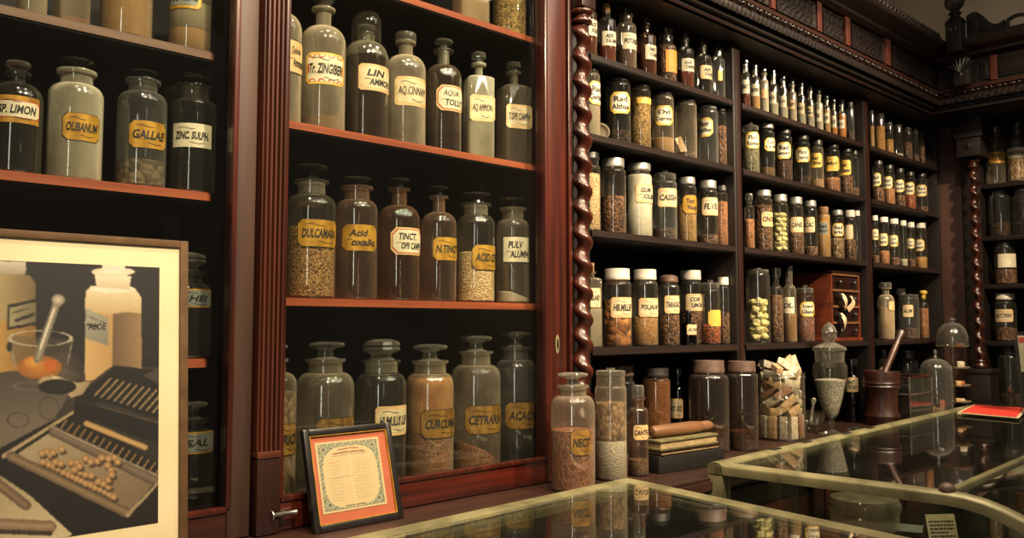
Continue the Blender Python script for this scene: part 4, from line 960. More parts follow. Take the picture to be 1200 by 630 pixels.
# ---- corner shelves on the return wall
def rvessel(zr, x0, x1, yt, yl, yb, kind, g, fill, lab, cap, capmat, ds, grp, **kw):
    """same as vessel(), but set back from the front of the return shelves"""
    r_ = (x1 - x0) / 2 * (depth(onX((x0 + x1) / 2, 300, XR + .08)) / F); Xc = XR + .03 + r_
    p = onX((x0 + x1) / 2, (yt + 400) / 2, Xc)
    return vessel((zr, 0, grp), x0, x1, yt, yl, yb, kind, g, fill, lab, cap, capmat, ds, Y=min(p.y, yr1 - r_ * 1.06 - .003), zmax=min([H + q - .0255 for q in RZ if q > zr + .05] + [ztop - .01]), **kw)
o = dict(seg=24)
V1 = 'bottles on the top shelf of the corner'
rvessel(.612, 1159.5, 1182, 148, 152, 164, 'wide', 'dust', [], (1163, 177, 1181, 191, 'gold', ['PULV', 'LIQ']), 'disc', SD, 'grey bottle with gold label on the top shelf of the return wall', V1, neck=.5, **o)
rvessel(.612, 1185, 1208, 142, 147, 160, 'wide', 'clear', [('mixpink', 184)], (1186, 172, 1206, 184, 'plain', ['RESINA']), 'disc', SD, 'bottle of pale lumps with white label at the right edge, top corner shelf', V1, neck=.55, **o)
V2 = 'dark jars on the second corner shelf'
rvessel(.384, 1162, 1187, 220, 226, 230, 'jar', 'dark', [('dregs', 262)], None, 'lid', BL, 'dark glass jar on the second shelf of the return wall', V2, **o)
rvessel(.384, 1190, 1214, 220, 226, 230, 'jar', 'dark', [], None, 'lid', BL, 'dark glass jar cut by the right edge, second corner shelf', V2, **o)
V3 = 'jars on the lower corner shelves'
rvessel(.176, 1168, 1191, 280, 284, 287, 'jar', 'clear', [('bark', 316)], (1172, 297, 1190, 313, 'plain', []), 'flat', None, 'jar of brown chips with a white paper on the third corner shelf', V3, capw=.9, **o)
rvessel(-.068, 1167, 1190, 344, 351, 353, 'jar', 'clear', [('bark', 384)], (1168, 362, 1189, 377, 'amberlab', ['GLYCYRRH']), 'lid', WH, 'white-lidded jar with long buff label on the fourth corner shelf', V3, **o)
rvessel(-.365 + .0006, 1169, 1195, 404, 411, 416, 'jar', 'dark', [('dregs', 462)], None, 'lid', BL, 'large dark jar at the foot of the corner shelves', V3, **o)

# ---- loose stock in the two lump jars
def lump_mesh(r, seed):
    rnd = random.Random(seed); bm = bmesh.new(); bmesh.ops.create_icosphere(bm, subdivisions=2, radius=r)
    ph = [rnd.uniform(0, 6) for _ in range(6)]
    for v in bm.verts:
        n = v.co.normalized()
        v.co *= 1 + .16 * sin(3 * n.x + ph[0]) * cos(2.6 * n.y + ph[1]) + .10 * sin(5 * n.z + ph[2]) + .06 * sin(7 * n.x + 5 * n.y + ph[3])
        v.co.z *= .86
    me = bpy.data.meshes.new('lump'); bm.to_mesh(me); bm.free(); me.materials.append(S['sulphur'])
    me.polygons.foreach_set('use_smooth', [False] * len(me.polygons)); return me
def fill_lumps(ves, ztop, r, grp, label):
    root, X, Y, R, T, zs = ves; zs += .0; rnd = random.Random(3); meshes = [lump_mesh(r, s) for s in range(4)]
    z = zs + .006 + r * .9; k = 0; layer = 0
    rin = R * .955 - r * 1.14
    while z + r * .6 < zs + ztop:
        n = 4; a0 = layer * .8
        pts = [(rin * cos(a0 + 2 * pi * i / n), rin * sin(a0 + 2 * pi * i / n)) for i in range(n)]
        if rin > r * 2.25: pts.append((0, 0))
        for (px, py) in pts:
            ob = bpy.data.objects.new('yellow_lump', meshes[k % 4]); C.objects.link(ob)
            ob.location = (X + px, Y + py, z); ob.rotation_euler = (rnd.uniform(-.4, .4), rnd.uniform(-.4, .4), rnd.uniform(0, 6)); s_ = rnd.uniform(.84, 1.0); ob.scale = (s_, s_, s_ * rnd.uniform(.9, 1.15)); tag(ob, label, 'lump', grp); k += 1
        z += r * 1.36; layer += 1
fill_lumps(LUMP_TALL, .152, .0165, 'lumps in the tall cylinder', 'pale yellow rough lump in the tall cylinder on the fourth shelf')
fill_lumps(LUMP_SLIM, .148, .0120, 'lumps in the slim jar', 'pale yellow rough lump in the slim grey-lidded jar on the third shelf')

# orange slip and paper slips standing in jars
def in_vessel(ves_desc):
    for v in VESSELS:
        if v[0]['label'].startswith(ves_desc): return v
v = in_vessel('unlabelled jar holding a slip'); root, X, Y, R, T, zs = v
b = MB(); b.box((-.010, -.0008, 0), (.010, .0008, .058), S['tag'], 0); ob = b.build('paper_slip', None, (X - .012, Y - .006, zs + .016), radians(-35)); ob.rotation_euler.y = radians(-24)
tag(ob, 'slip of buff paper leaning inside the unlabelled jar', 'paper')
v = in_vessel('small bottle with an orange slip'); root, X, Y, R, T, zs = v
for ch in root.children:
    if ch.name.startswith('label'):
        ch.data.materials.clear(); ch.data.materials.append(S['orange2'] if 'orange2' in S else solid('orange_slip', (226, 150, 60), .6))
# small clear dish on edge by the column, second shelf
p = onY(708, 146, YF + .035); b = MB()
b.lathe([(0, 0), (.022, 0), (.0245, .003), (.0245, .012), (.022, .012), (.0215, .004), (0, .003)], G['cloud'], 28, cap=False, mat4=Matrix.Translation((0, 0, .0248)) @ Matrix.Rotation(radians(-38), 4, 'Z') @ Matrix.Rotation(radians(82), 4, 'X'))
ob = b.build('glass_dish', None, (p.x, YF + .05, H + .494)); tag(ob, 'small round glass dish standing on edge beside the twisted column', 'dish')

# ---- little chest of drawers on the fourth shelf
xc0, xc1 = xat(976, YF + .02, 360), 3.229; zc0, zc1 = H - .0587, onY(990, 313, YF + .02).z
ch = thing('drawer_chest', 'small reddish wooden chest of drawers with dangling tags on the fourth shelf', 'chest', ((xc0 + xc1) / 2, YF + .12, zc0 + .0006))
cw, cd_, chh = (xc1 - xc0) / 2 - .004, .10, min(zc1 - zc0, .26)
b = MB(); b.box((-cw, -cd_ + .006, .012), (-cw + .01, cd_, chh - .008), W['chest'], .002); b.box((cw - .01, -cd_ + .006, .012), (cw, cd_, chh - .008), W['chest'], .002)
b.box((-cw - .004, -cd_, chh - .008), (cw + .004, cd_ + .002, chh), W['mid'], .002); b.box((-cw - .004, -cd_, 0), (cw + .004, cd_ + .002, .012), W['chest'], .002)
b.box((-cw + .01, cd_ - .008, .012), (cw - .01, cd_, chh - .008), W['mid'], 0); b.build('carcass', ch)
nd = 4; rail = .009; dh = (chh - .02 - rail * nd) / nd
for i in range(nd):
    z = .012 + i * (dh + rail)
    b = MB(); b.box((-cw + .0105, -cd_ + .012, z + .0005), (cw - .0105, cd_ - .012, z + dh), W['mid'], .002); dr = b.build('drawer', ch)
    for sx in (-.5, .5):
        b = MB(); b.lathe([(.003, 0), (.003, .008), (.008, .011), (.009, .016), (.005, .02), (0, .021)], S['blacklid'], 16, mat4=Matrix.Translation((sx * cw, -cd_ + .012, z + dh / 2)) @ Matrix.Rotation(pi / 2, 4, 'X')); b.build('knob', dr)
    b = MB(); b.box((-cw + .0105, -cd_ + .004, z + dh + .0003), (cw - .0105, -cd_ + .02, z + dh + rail - .0003), W['roller'], .001); b.build('rail', ch)
for (px, py0, py1, s) in ((987, 344, 361, 1), (998, 347, 363, -1), (986, 367, 384, 1)):
    q0 = onY(px, py0, YF + .012); q1 = onY(px, py1, YF + .012)
    lx = q0.x - (xc0 + xc1) / 2; z0_, z1_ = q1.z - zc0, q0.z - zc0
    b = MB(); path = [Vector((lx + .022 * s * u * u, -cd_ - .004 - .010 * sin(pi * u), z1_ + (z0_ - z1_) * u)) for u in [1 - i / 8 for i in range(9)]]
    path = [Vector((lx + .03 * s * (i / 8) ** 2, -cd_ - .006 - .012 * sin(pi * i / 8), z1_ - (z1_ - z0_) * i / 8)) for i in range(9)]
    b.sweep(path, [(-.012, -.0006), (.012, -.0006), (.012, .0006), (-.012, .0006)], S['tag'], up=Vector((0, -1, 0)), smooth=False); b.build('paper_tag', ch)
    b = MB(); path = [p_ + Vector((-.016 * s, .004, .004)) for p_ in path]
    b.sweep(path, [(-.009, -.001), (.009, -.001), (.009, .001), (-.009, .001)], S['strap'], up=Vector((0, -1, 0)), smooth=False); b.build('strap', ch)
# ================================================================== flat pictures
def raster(w, h, bg): return np.tile(np.array(bg, float), (h, w, 1))
class Pic:
    """a small drawing in its own pixel frame (x0..x1, y0..y1), turned into a printed mesh"""
    def __init__(s, x0, y0, x1, y1, k, bg):
        s.x0, s.y0, s.k = x0, y0, k; s.nx, s.ny = int((x1 - x0) * k) + 1, int((y1 - y0) * k) + 1
        s.X, s.Y = np.meshgrid(x0 + np.arange(s.nx) / k, y0 + np.arange(s.ny) / k); s.a = raster(s.nx, s.ny, bg)
    def put(s, m, c, c2=None, t=None, op=1.):
        c = np.array(c, float)
        col = c if c2 is None else c + (np.array(c2, float) - c) * np.clip(t, 0, 1)[..., None]
        s.a = np.where(m[..., None], s.a * (1 - op) + col * op, s.a)
    def poly(s, pts, c, c2=None, axis=None, op=1.):
        m = np.zeros(s.X.shape, bool); n = len(pts)
        for i in range(n):
            (xa, ya), (xb, yb) = pts[i], pts[(i + 1) % n]
            if ya == yb: continue
            cr = ((ya > s.Y) != (yb > s.Y)) & (s.X < (xb - xa) * (s.Y - ya) / (yb - ya) + xa); m ^= cr
        t = None
        if c2 is not None:
            (xa, ya), (xb, yb) = axis; t = ((s.X - xa) * (xb - xa) + (s.Y - ya) * (yb - ya)) / ((xb - xa) ** 2 + (yb - ya) ** 2)
        s.put(m, c, c2, t, op)
    def ell(s, x, y, rx, ry, c, c2=None, op=1., ring=None):
        d = np.sqrt(((s.X - x) / rx) ** 2 + ((s.Y - y) / ry) ** 2)
        m = d < 1 if ring is None else (d < 1) & (d > ring)
        s.put(m, c, c2, d if c2 is not None else None, op)
    def line(s, x0, y0, x1, y1, w, c, c2=None, op=1.):
        L = np.hypot(x1 - x0, y1 - y0); u = ((s.X - x0) * (x1 - x0) + (s.Y - y0) * (y1 - y0)) / L ** 2
        uu = np.clip(u, 0, 1); d = np.hypot(s.X - x0 - uu * (x1 - x0), s.Y - y0 - uu * (y1 - y0))
        s.put(d < w / 2, c, c2, d / (w / 2) if c2 is not None else None, op)
    def mesh(s, place, m, name, parent):
        vs = [place(x, y) for x, y in zip(s.X.ravel(), s.Y.ravel())]; nx = s.nx
        fs = [(j * nx + i, (j + 1) * nx + i, (j + 1) * nx + i + 1, j * nx + i + 1) for j in range(s.ny - 1) for i in range(nx - 1)]
        me = bpy.data.meshes.new(name); me.from_pydata(vs, [], fs); me.materials.append(m)
        at = me.color_attributes.new('print', 'FLOAT_COLOR', 'POINT')
        a = np.clip(s.a / 255, 0, 1); a = np.where(a <= .04045, a / 12.92, ((a + .055) / 1.055) ** 2.4)
        buf = np.ones((s.ny * s.nx, 4)); buf[:, :3] = a.reshape(-1, 3); at.data.foreach_set('color', buf.ravel())
        me.update(); o = bpy.data.objects.new(name, me); C.objects.link(o)
        if parent: o.parent = parent
        return o
PRINT = vcol_mat('printed_photograph', .5); PRINT2 = vcol_mat('printed_certificate', .6)

def leaning_board(tl, tr, br, Yb, base_z, lean):
    """frame for a board standing on base_z at depth Yb and leaning back by `lean` radians"""
    n = Vector((0, -cos(lean), sin(lean))); up = Vector((0, sin(lean), cos(lean))); o = Vector((0, Yb, base_z))
    def hit(px, py):
        d = ray(px, py); c = Vector((0, 0, H)); t = (o - c).dot(n) / d.dot(n); p = c + d * t; return p.x, (p - o).dot(up)
    return hit

# ---- the framed photograph
lean = radians(3.2); hit = leaning_board(None, None, None, 1.340, LEDGE + .001, lean)
sx1, st1 = hit(221, 282.5); sx0 = sx1 - .40
ph = thing('framed_photograph', 'large framed photograph of jars, mortar and pill machine leaning on the glazed cabinet', 'picture', (0, 1.340, LEDGE + .001)); ph.rotation_euler = (-lean, 0, 0)
fw = .0135
b = MB(); yk = .0
b.box((sx0, yk, 0), (sx0 + fw, yk + .018, st1), S['frame'], .0015); b.box((sx1 - fw, yk, 0), (sx1, yk + .018, st1), S['frame'], .0015)
b.box((sx0 + fw, yk, 0), (sx1 - fw, yk + .018, fw), S['frame'], .0015); b.box((sx0 + fw, yk, st1 - fw * .85), (sx1 - fw, yk + .018, st1), S['frame'], .0015)
b.build('frame', ph)
b = MB(); b.box((sx0 + fw * .9, yk + .004, fw * .9), (sx1 - fw * .9, yk + .016, st1 - fw * .8), S['cream'], 0); b.build('mount', ph)
P_ = Pic(-64, 300, 200, 642, 1.5, (24, 22, 24))
P_.poly([(-64, 300), (200, 300), (200, 420), (-64, 420)], (20, 20, 24), (34, 32, 32), ((0, 300), (0, 420)))
P_.poly([(-64, 420), (40, 420), (104, 440), (104, 470), (-64, 560)], (70, 64, 58), (122, 112, 98), ((0, 420), (0, 500)))
P_.poly([(-64, 540), (0, 536), (60, 500), (100, 430), (200, 430), (200, 642), (-64, 642)], (66, 60, 54), (40, 36, 32), ((0, 470), (60, 620)))
P_.ell(76, 432, 24, 22, (120, 108, 92), (60, 54, 48), .7)
# left jar
P_.poly([(-40, 322), (-30, 318), (36, 322), (43, 332), (43, 432), (-40, 440)], (196, 180, 134), (120, 104, 72), ((-20, 380), (44, 380)))
P_.poly([(-40, 380), (43, 372), (43, 432), (-40, 440)], (198, 158, 86), (140, 104, 54), ((-10, 400), (44, 400)), .8)
P_.poly([(-34, 304), (32, 306), (31, 321), (-34, 320)], (214, 206, 186), (168, 160, 140), ((0, 304), (0, 321)))
P_.poly([(10, 357), (43, 350), (43, 380), (10, 386)], (26, 24, 22)); P_.poly([(12, 360), (43, 353), (43, 377), (12, 383)], (162, 154, 122), (120, 112, 84), ((12, 370), (43, 370)))
P_.line(20, 375, 40, 368, 3.4, (40, 34, 30)); P_.line(16, 366, 34, 361, 1.4, (70, 62, 52))
# right jar
P_.poly([(101, 341), (108, 334), (160, 338), (167, 348), (167, 446), (100, 446)], (206, 178, 126), (186, 154, 104), ((100, 400), (134, 400)))
P_.poly([(133, 366), (167, 366), (167, 446), (133, 446)], (116, 96, 74), (160, 134, 100), ((133, 400), (167, 400)))
P_.poly([(101, 341), (108, 334), (160, 338), (167, 348), (167, 367), (150, 365), (130, 368), (100, 363)], (226, 214, 184), (196, 176, 134), ((0, 336), (0, 368)))
P_.ell(133, 338, 26, 5, (232, 226, 206)); P_.poly([(111, 320), (155, 323), (153, 339), (114, 336)], (236, 228, 208), (204, 192, 160), ((0, 320), (0, 340)))
P_.ell(133.5, 318, 26, 5.6, (238, 232, 214), (216, 208, 184)); P_.poly([(120, 306), (148, 308), (147, 317), (121, 316)], (228, 222, 204))
P_.poly([(101, 361), (128, 372), (128, 405), (101, 396)], (168, 166, 150), (140, 138, 124), ((101, 370), (128, 400)))
P_.line(104, 380, 115, 382, 3, (54, 50, 46)); P_.line(103, 370, 124, 378, 1, (90, 86, 78))
for (x, y, s) in ((104.5, 379, 'L'), (109, 380, 'O'), (113.5, 381.5, 'E')): pass
# glass bowl and pestle
P_.poly([(10, 392), (86, 398), (82, 424), (70, 442), (44, 450), (24, 440), (13, 418)], (112, 104, 88), (84, 76, 64), ((10, 400), (86, 440)), .55)
P_.ell(47, 430, 27, 14, (200, 140, 62), (160, 104, 46), .95); P_.ell(40, 424, 12, 7, (222, 176, 98), (190, 130, 60), .9); P_.ell(60, 428, 8, 7, (190, 110, 40))
P_.ell(48, 396, 38.5, 9.5, (188, 180, 160), None, 1, .88); P_.ell(40, 452, 26, 5, (120, 112, 98), None, .8, .8)
P_.line(11, 396, 20, 432, 1.6, (170, 162, 144)); P_.line(86, 398, 80, 426, 1.6, (150, 142, 126)); P_.ell(12, 406, 3, 6, (40, 36, 34))
P_.line(67, 356, 45, 420, 10, (168, 162, 142), (112, 106, 92)); P_.line(64, 362, 48, 408, 2.4, (226, 220, 200)); P_.ell(69, 351, 8, 7, (214, 206, 184), (140, 132, 114))
# curls on the table
P_.ell(22, 492, 13, 9, (60, 54, 50), None, .8, .9); P_.ell(58, 478, 12, 14, (64, 58, 52), None, .7, .9)
# pill machine: handle, grooved plate, tray
P_.poly([(88, 466), (134, 428), (190, 434), (191, 492), (118, 470), (96, 482)], (22, 19, 20))
P_.poly([(168, 440), (192, 428), (192, 452)], (78, 70, 64))
for i in range(11):
    x = 112 + i * 7.6; P_.line(x, 463 + i * 2.2, x + 19, 443 + i * 2.0, 2.6, (186, 166, 128), (120, 100, 72))
P_.line(86, 468, 192, 497, 2.4, (96, 84, 70)); P_.line(86, 466, 132, 431, 3.2, (64, 56, 52))
P_.poly([(88, 468), (192, 498), (192, 522), (88, 486)], (20, 17, 18))
P_.ell(62, 447, 16, 7, (212, 196, 160), (170, 152, 120)); P_.poly([(60, 439), (92, 448), (108, 446), (98, 462), (84, 466)], (214, 198, 162), (160, 142, 112), ((60, 440), (100, 464)))
P_.ell(68, 453, 22, 9, (44, 38, 40), (24, 20, 22))
P_.poly([(0, 534), (88, 480), (193, 548), (193, 560), (150, 610), (0, 562)], (22, 19, 18))
P_.poly([(2, 533), (88, 480), (88, 484), (4, 538)], (178, 160, 126)); P_.poly([(20, 532), (66, 502), (188, 560), (152, 600), (140, 602)], (172, 158, 130), (134, 118, 94), ((60, 510), (140, 600)))
for i in range(17):
    x = 70 + i * 7.4; y = 497 + i * 3.6; P_.line(x, y + 8, x + 9, y - 5, 2.6, (176, 150, 100), (100, 80, 52))
P_.line(64, 505, 190, 566, 13, (136, 122, 104), (92, 80, 68)); P_.line(62, 500, 188, 558, 2, (166, 152, 130)); P_.line(102, 496, 171, 524, 7, (206, 176, 126), (160, 128, 86))
P_.line(14, 535, 150, 601, 12, (152, 132, 104), (104, 88, 70)); P_.line(150, 604, 193, 560, 4, (170, 156, 126))
rnd = random.Random(2)
for (x, y) in [(50, 531), (56, 529), (60, 533), (63, 530), (73, 526), (51, 541), (58, 544), (64, 546), (69, 549), (75, 553), (81, 556), (86, 558), (91, 561), (96, 563), (101, 566), (107, 568), (112, 571), (118, 573), (124, 576), (129, 579),
               (101, 537), (107, 541), (115, 540), (84, 542), (91, 542), (88, 550), (95, 553), (101, 556), (108, 557), (120, 536), (128, 537), (135, 536), (127, 545), (131, 551), (139, 541), (116, 564), (122, 567), (128, 570), (128, 562), (132, 556), (94, 546), (66, 541), (72, 543), (134, 582)]:
    P_.ell(x + 2, y + 3.5, 4.4, 3.6, (66, 54, 42), None, .8); P_.ell(x, y, 4.3, 4.3, (216, 186, 138), (150, 116, 78))
P_.poly([(0, 562), (150, 610), (193, 560), (197, 642), (70, 642), (0, 590)], (22, 18, 17), (34, 28, 26), ((0, 560), (190, 640)))
P_.poly([(-64, 560), (0, 556), (36, 580), (86, 626), (60, 642), (-64, 642)], (170, 156, 124), (206, 194, 160), ((0, 560), (40, 640)))
P_.line(-20, 552, 31, 592, 12, (150, 130, 104), (98, 82, 64)); P_.line(-30, 613, 60, 617, 14, (172, 150, 124), (126, 106, 86)); P_.line(-30, 622, 60, 625, 5, (70, 58, 48))
# keep the print inside its window; the sheet's own frame is a little off square in the photograph
def pplace(x, y):
    sx, st = hit(x, y); return (sx, yk + .0035, st)
qx0, qx1 = sx0 + .045, hit(188, 313)[0]; qz1, qz0 = hit(188, 313)[1], hit(196, 611)[1]
nX, nY = P_.nx, P_.ny
class _Grid: pass
# resample onto a regular rectangle of the board
gx = np.linspace(qx0, qx1, 300); gz = np.linspace(qz1, qz0, 400)
col = np.zeros((400, 300, 3))
upv = Vector((0, sin(lean), cos(lean))); o0 = Vector((0, 1.340, LEDGE + .001))
for j, z_ in enumerate(gz):
    pl = [proj(o0 + upv * float(z_) + Vector((float(x_), 0, 0))) for x_ in (gx[0], gx[99], gx[199], gx[299])]
    for i, x_ in enumerate(gx):
        pass
    # perspective along one row: interpolate with depth weights
    P0 = o0 + upv * float(z_) + Vector((float(gx[0]), 0, 0)); P1 = o0 + upv * float(z_) + Vector((float(gx[-1]), 0, 0)); w0, w1 = depth(P0), depth(P1)
    t_ = np.linspace(0, 1, 300); a_, b_2 = proj(P0), proj(P1); wt = (1 - t_) * w0 + t_ * w1
    xs = ((1 - t_) * a_[0] * w0 + t_ * b_2[0] * w1) / wt; ys = ((1 - t_) * a_[1] * w0 + t_ * b_2[1] * w1) / wt
    ix = np.clip(np.round((xs - P_.x0) * P_.k).astype(int), 0, nX - 1); iy = np.clip(np.round((ys - P_.y0) * P_.k).astype(int), 0, nY - 1)
    col[j] = P_.a[iy, ix]
Q_ = Pic(0, 0, 299, 399, 1, (0, 0, 0)); gr = np.random.RandomState(8).normal(0, 5, col.shape[:2])[..., None]
col = np.clip(col + gr, 0, 255)
for _ in range(2):        # the soft focus of the print
    pc = np.pad(col, ((1, 1), (1, 1), (0, 0)), 'edge'); col = (pc[1:-1, 1:-1] * 2 + pc[:-2, 1:-1] + pc[2:, 1:-1] + pc[1:-1, :-2] + pc[1:-1, 2:]) / 6
Q_.a = 255 * (np.clip(col, 0, 255) / 255) ** 1.22 * .78
Q_.mesh(lambda x, y: (float(gx[int(x)]), yk + .0036, float(gz[int(y)])), PRINT, 'print', ph)
# the letters on the two printed labels
def ptext(body, px, py, ht, wd):
    vs, fs, tw, th = text_mesh(body, .15, .015)
    sx, st = hit(px, py); b = MB(); b.add([(sx + x / tw * wd, yk + .0033, st + y / th * ht) for x, y in vs], fs, S['ink']); b.build('printed_lettering', ph)
ptext('ALOE', 104, 386, .010, .026)

# ---- the framed certificate
Yc_ = 1.335; lean2 = radians(15.5); hit2 = leaning_board(None, None, None, Yc_, LEDGE + .001, lean2)
cx0, ct1 = hit2(355, 503); cx1, _ = hit2(461, 494); cxb = hit2(369, 620)[0]
x0c, x1c = (cx0 + cxb) / 2, (cx1 + hit2(470.5, 603)[0]) / 2
ct = thing('framed_certificate', 'small black-framed certificate with orange mat leaning on the cabinet door', 'picture', (0, Yc_, LEDGE + .001)); ct.rotation_euler = (-lean2, 0, 0)
hh = (ct1 + hit2(461, 494)[1]) / 2; fw = .0125
b = MB()
for lo, hi in (((x0c, 0, 0), (x0c + fw, .014, hh)), ((x1c - fw, 0, 0), (x1c, .014, hh)), ((x0c + fw * .98, 0, 0), (x1c - fw * .98, .014, fw)), ((x0c + fw * .98, 0, hh - fw), (x1c - fw * .98, .014, hh))): b.box(lo, hi, S['blackframe'], .003)
b.box((x0c + .002, .010, .002), (x1c - .002, .0145, hh - .002), S['blackframe'], 0); b.build('frame', ct)
b = MB(); g_ = .0016
for lo, hi in (((x0c + fw, .002, fw), (x0c + fw + g_, .006, hh - fw)), ((x1c - fw - g_, .002, fw), (x1c - fw, .006, hh - fw)), ((x0c + fw, .002, fw), (x1c - fw, .006, fw + g_)), ((x0c + fw, .002, hh - fw - g_), (x1c - fw, .006, hh - fw))): b.box(lo, hi, S['gold'], 0)
b.build('gilt_slip', ct)
b = MB(); b.box((x0c + fw * .9, .006, fw * .9), (x1c - fw * .9, .0098, hh - fw * .9), S['orange'], 0); b.build('mat_board', ct)
D_ = Pic(0, 0, 170, 184, 1, (160, 144, 106)); rnd = random.Random(5)
nz = np.random.RandomState(3).rand(185, 171)
edge = np.minimum.reduce([D_.X, 170 - D_.X, D_.Y, 184 - D_.Y])
orn = (np.sin(D_.X * .9 + 2 * np.sin(D_.Y * .35)) * np.cos(D_.Y * .9 + 2 * np.sin(D_.X * .3)) > -.1)
oval = ((np.abs(D_.X - 85) / 72) ** 3.2 + (np.abs(D_.Y - 96) / 80) ** 3.2) > 1
D_.put((edge > 5) & oval, (150, 148, 116)); D_.put((edge > 5) & oval & orn, (70, 76, 64)); D_.put((edge > 5) & (edge < 7), (60, 64, 54))
for cxx, cyy in ((20, 20), (150, 20), (20, 164), (150, 164)): D_.ell(cxx, cyy, 11, 11, (176, 166, 128), (96, 98, 80)); D_.ell(cxx, cyy, 5, 5, (74, 78, 66))
D_.put(~oval & (np.abs(((np.abs(D_.X - 85) / 72) ** 3.2 + (np.abs(D_.Y - 96) / 80) ** 3.2) - .93) < .04), (170, 150, 110))
for (y, xa, xb, w, c) in ((24, 58, 112, 3.4, (120, 70, 48)), (34, 44, 126, 3.8, (112, 64, 44)), (40, 40, 130, 1.6, (90, 80, 60))):
    x = xa
    while x < xb:
        D_.line(x, y - 2 * sin((x - xa) / (xb - xa) * pi), x + 3.2, y - 2 * sin((x - xa) / (xb - xa) * pi) + rnd.uniform(-1.2, 1.2), w, c); x += 5
for y in (56, 64, 72, 80, 88, 98, 106, 114, 124, 132, 140, 148, 156):
    for xa, xb in ((24, 70), (88, 146)):
        x = xa + rnd.uniform(0, 12); c = (176, 84, 60) if y < 62 and xa < 40 else (128, 112, 84)
        while x < xb - rnd.uniform(0, 20):
            D_.line(x, y + rnd.uniform(-2.6, 2.6), x + 4.5, y + rnd.uniform(-3, 3), 1.1, c, None, .8); x += 3.6
D_.line(26, 96, 90, 96, 1.8, (84, 70, 54)); D_.line(60, 172, 112, 172, 3.4, (64, 68, 58)); D_.line(85, 20, 85, 176, .9, (190, 170, 126))
ex0, ez1 = hit2(370, 519); ex1, _ = hit2(446, 510); _, ez0 = hit2(381, 603)
ez1 = (ez1 + hit2(446, 510)[1]) / 2; ez0 = (ez0 + hit2(454, 589)[1]) / 2; ex0 = (ex0 + hit2(381, 603)[0]) / 2; ex1 = (ex1 + hit2(454, 589)[0]) / 2
D_.mesh(lambda x, y: (ex0 + (ex1 - ex0) * x / 170, .0052, ez1 + (ez0 - ez1) * y / 184), PRINT2, 'certificate_sheet', ct)

# ================================================================== things on the counter
LZ = -(H - LEDGE)
CT = (LZ + .0004, YF, 'jars and bottles standing on the counter')
vessel(CT, 645, 697, 436, 451, 463, 'wide', 'dust', [('shreds', 503)], (668, 503, 692, 534, 'golddark', ['NECT']), 'disc', G['stop'], 'tall bottle of red-brown shreds standing on the counter before the twisted column', Y=1.305, neck=.62, lipw=.72)
vessel(CT, 696.5, 734, 431, 438, 452, 'jar', 'dust', [('granules', 515), ('mixpink', 472)], None, 'knoblid', None, 'tall jar of white granules topped with crumpled tan pieces', Y=1.335, neck=.9)
vessel(CT, 735.5, 759, 451, 465, 477, 'wide', 'pink', [('greenish', 538)], (741, 497, 760, 516, 'tan', ['CANTH']), 'flat', None, 'small bottle of grey-green leaf with tan label reading CANTH', Y=1.322, neck=.6, capw=.8)
vessel(CT, 751.5, 785, 431, 441, 443, 'jar', 'brown', [('gritty', 447)], None, 'lid', BL, 'jar coated with gritty brown powder behind the stacked boards', Y=1.49)
vessel(CT, 714, 744, 428, 440, 446, 'jar', 'dark', [], None, 'lid', BR, 'dark jar in the shade behind the tall jar of white granules', Y=1.53)
vessel(CT, 785, 803, 429, 440, 450, 'narrow', 'black', [('liquid_dark', 456)], (785.5, 467, 803, 490, 'amberlab', ['POT. IOD']), 'flat', SD, 'round black bottle with orange-banded white label behind the boards', Y=1.52, shr=1.)
vessel(CT, 806, 853, 422, 436, 438, 'jar', 'soot', [('dregs', 498)], None, 'lid', BR, 'large sooty jar with brown lid, nearer of a pair', Y=1.435, capw=.8, neck=.78)
vessel(CT, 851, 886.5, 423, 435, 437, 'jar', 'soot', [('dregs', 505)], None, 'lid', BR, 'large sooty jar with brown lid, next to the carton jar', Y=1.383, capw=.9, neck=.85)
vessel(CT, 989, 1006, 420, 428, 438, 'wide', 'black', [], (990.5, 442, 1007, 459, 'amberlab', ['TINCT', 'IOD']), 'flat', SD, 'dark bottle with white label between the urn and the wooden mortar', Y=1.485, shr=.9)
vessel(CT, 1028, 1041, 409, 413, 419, 'wide', 'dark', [], (1030, 420, 1042, 436, 'amberlab', ['MEL']), 'flat', SD, 'dark jar with pale label behind the wooden mortar', Y=1.55)
vessel(CT, 1052, 1074, 410, 414, 420, 'wide', 'grey', [], None, 'flat', None, 'glass jar standing behind the metal-edged glass box', Y=1.56)

# ---- stack of boards and the pill roller
def oriented(px0, py0, px1, py1, z):
    a = onZ(px0, py0, z); b_ = onZ(px1, py1, z); return a, b_
base = onZ(760, 553, LEDGE); far = onZ(848, 541, LEDGE)
ang = atan2(far.y - base.y, far.x - base.x); L_ = .232
cxs, cys = 1.845, 1.332; ang = radians(-6)
def slab(name, label, cat, z0, z1, l, w, m, da=0, edge=None, dx=0, dy_=0):
    b = MB()
    if edge:
        t_ = (z1 - z0); b.box((-l / 2, -w / 2, 0), (l / 2, w / 2, t_ * .22), m, .002); b.box((-l / 2 + .004, -w / 2 + .004, t_ * .22), (l / 2 - .004, w / 2 - .004, t_ * .78), edge, 0); b.box((-l / 2, -w / 2, t_ * .78), (l / 2, w / 2, t_), m, .002)
    else: b.box((-l / 2, -w / 2, 0), (l / 2, w / 2, z1 - z0), m, .003)
    ob = b.build(name, None, (cxs + dx, cys + dy_, z0), ang + radians(da)); return tag(ob, label, cat)
z = LEDGE + .0006
slab('leather_case', 'flat black leather case at the bottom of the stack', 'case', z, z + .042, .25, .105, S['leather'])
slab('board', 'thin dark-edged board resting on the black leather case', 'board', z + .0425, z + .054, .235, .10, W['mid'], 2, S['buff'], dx=-.002)
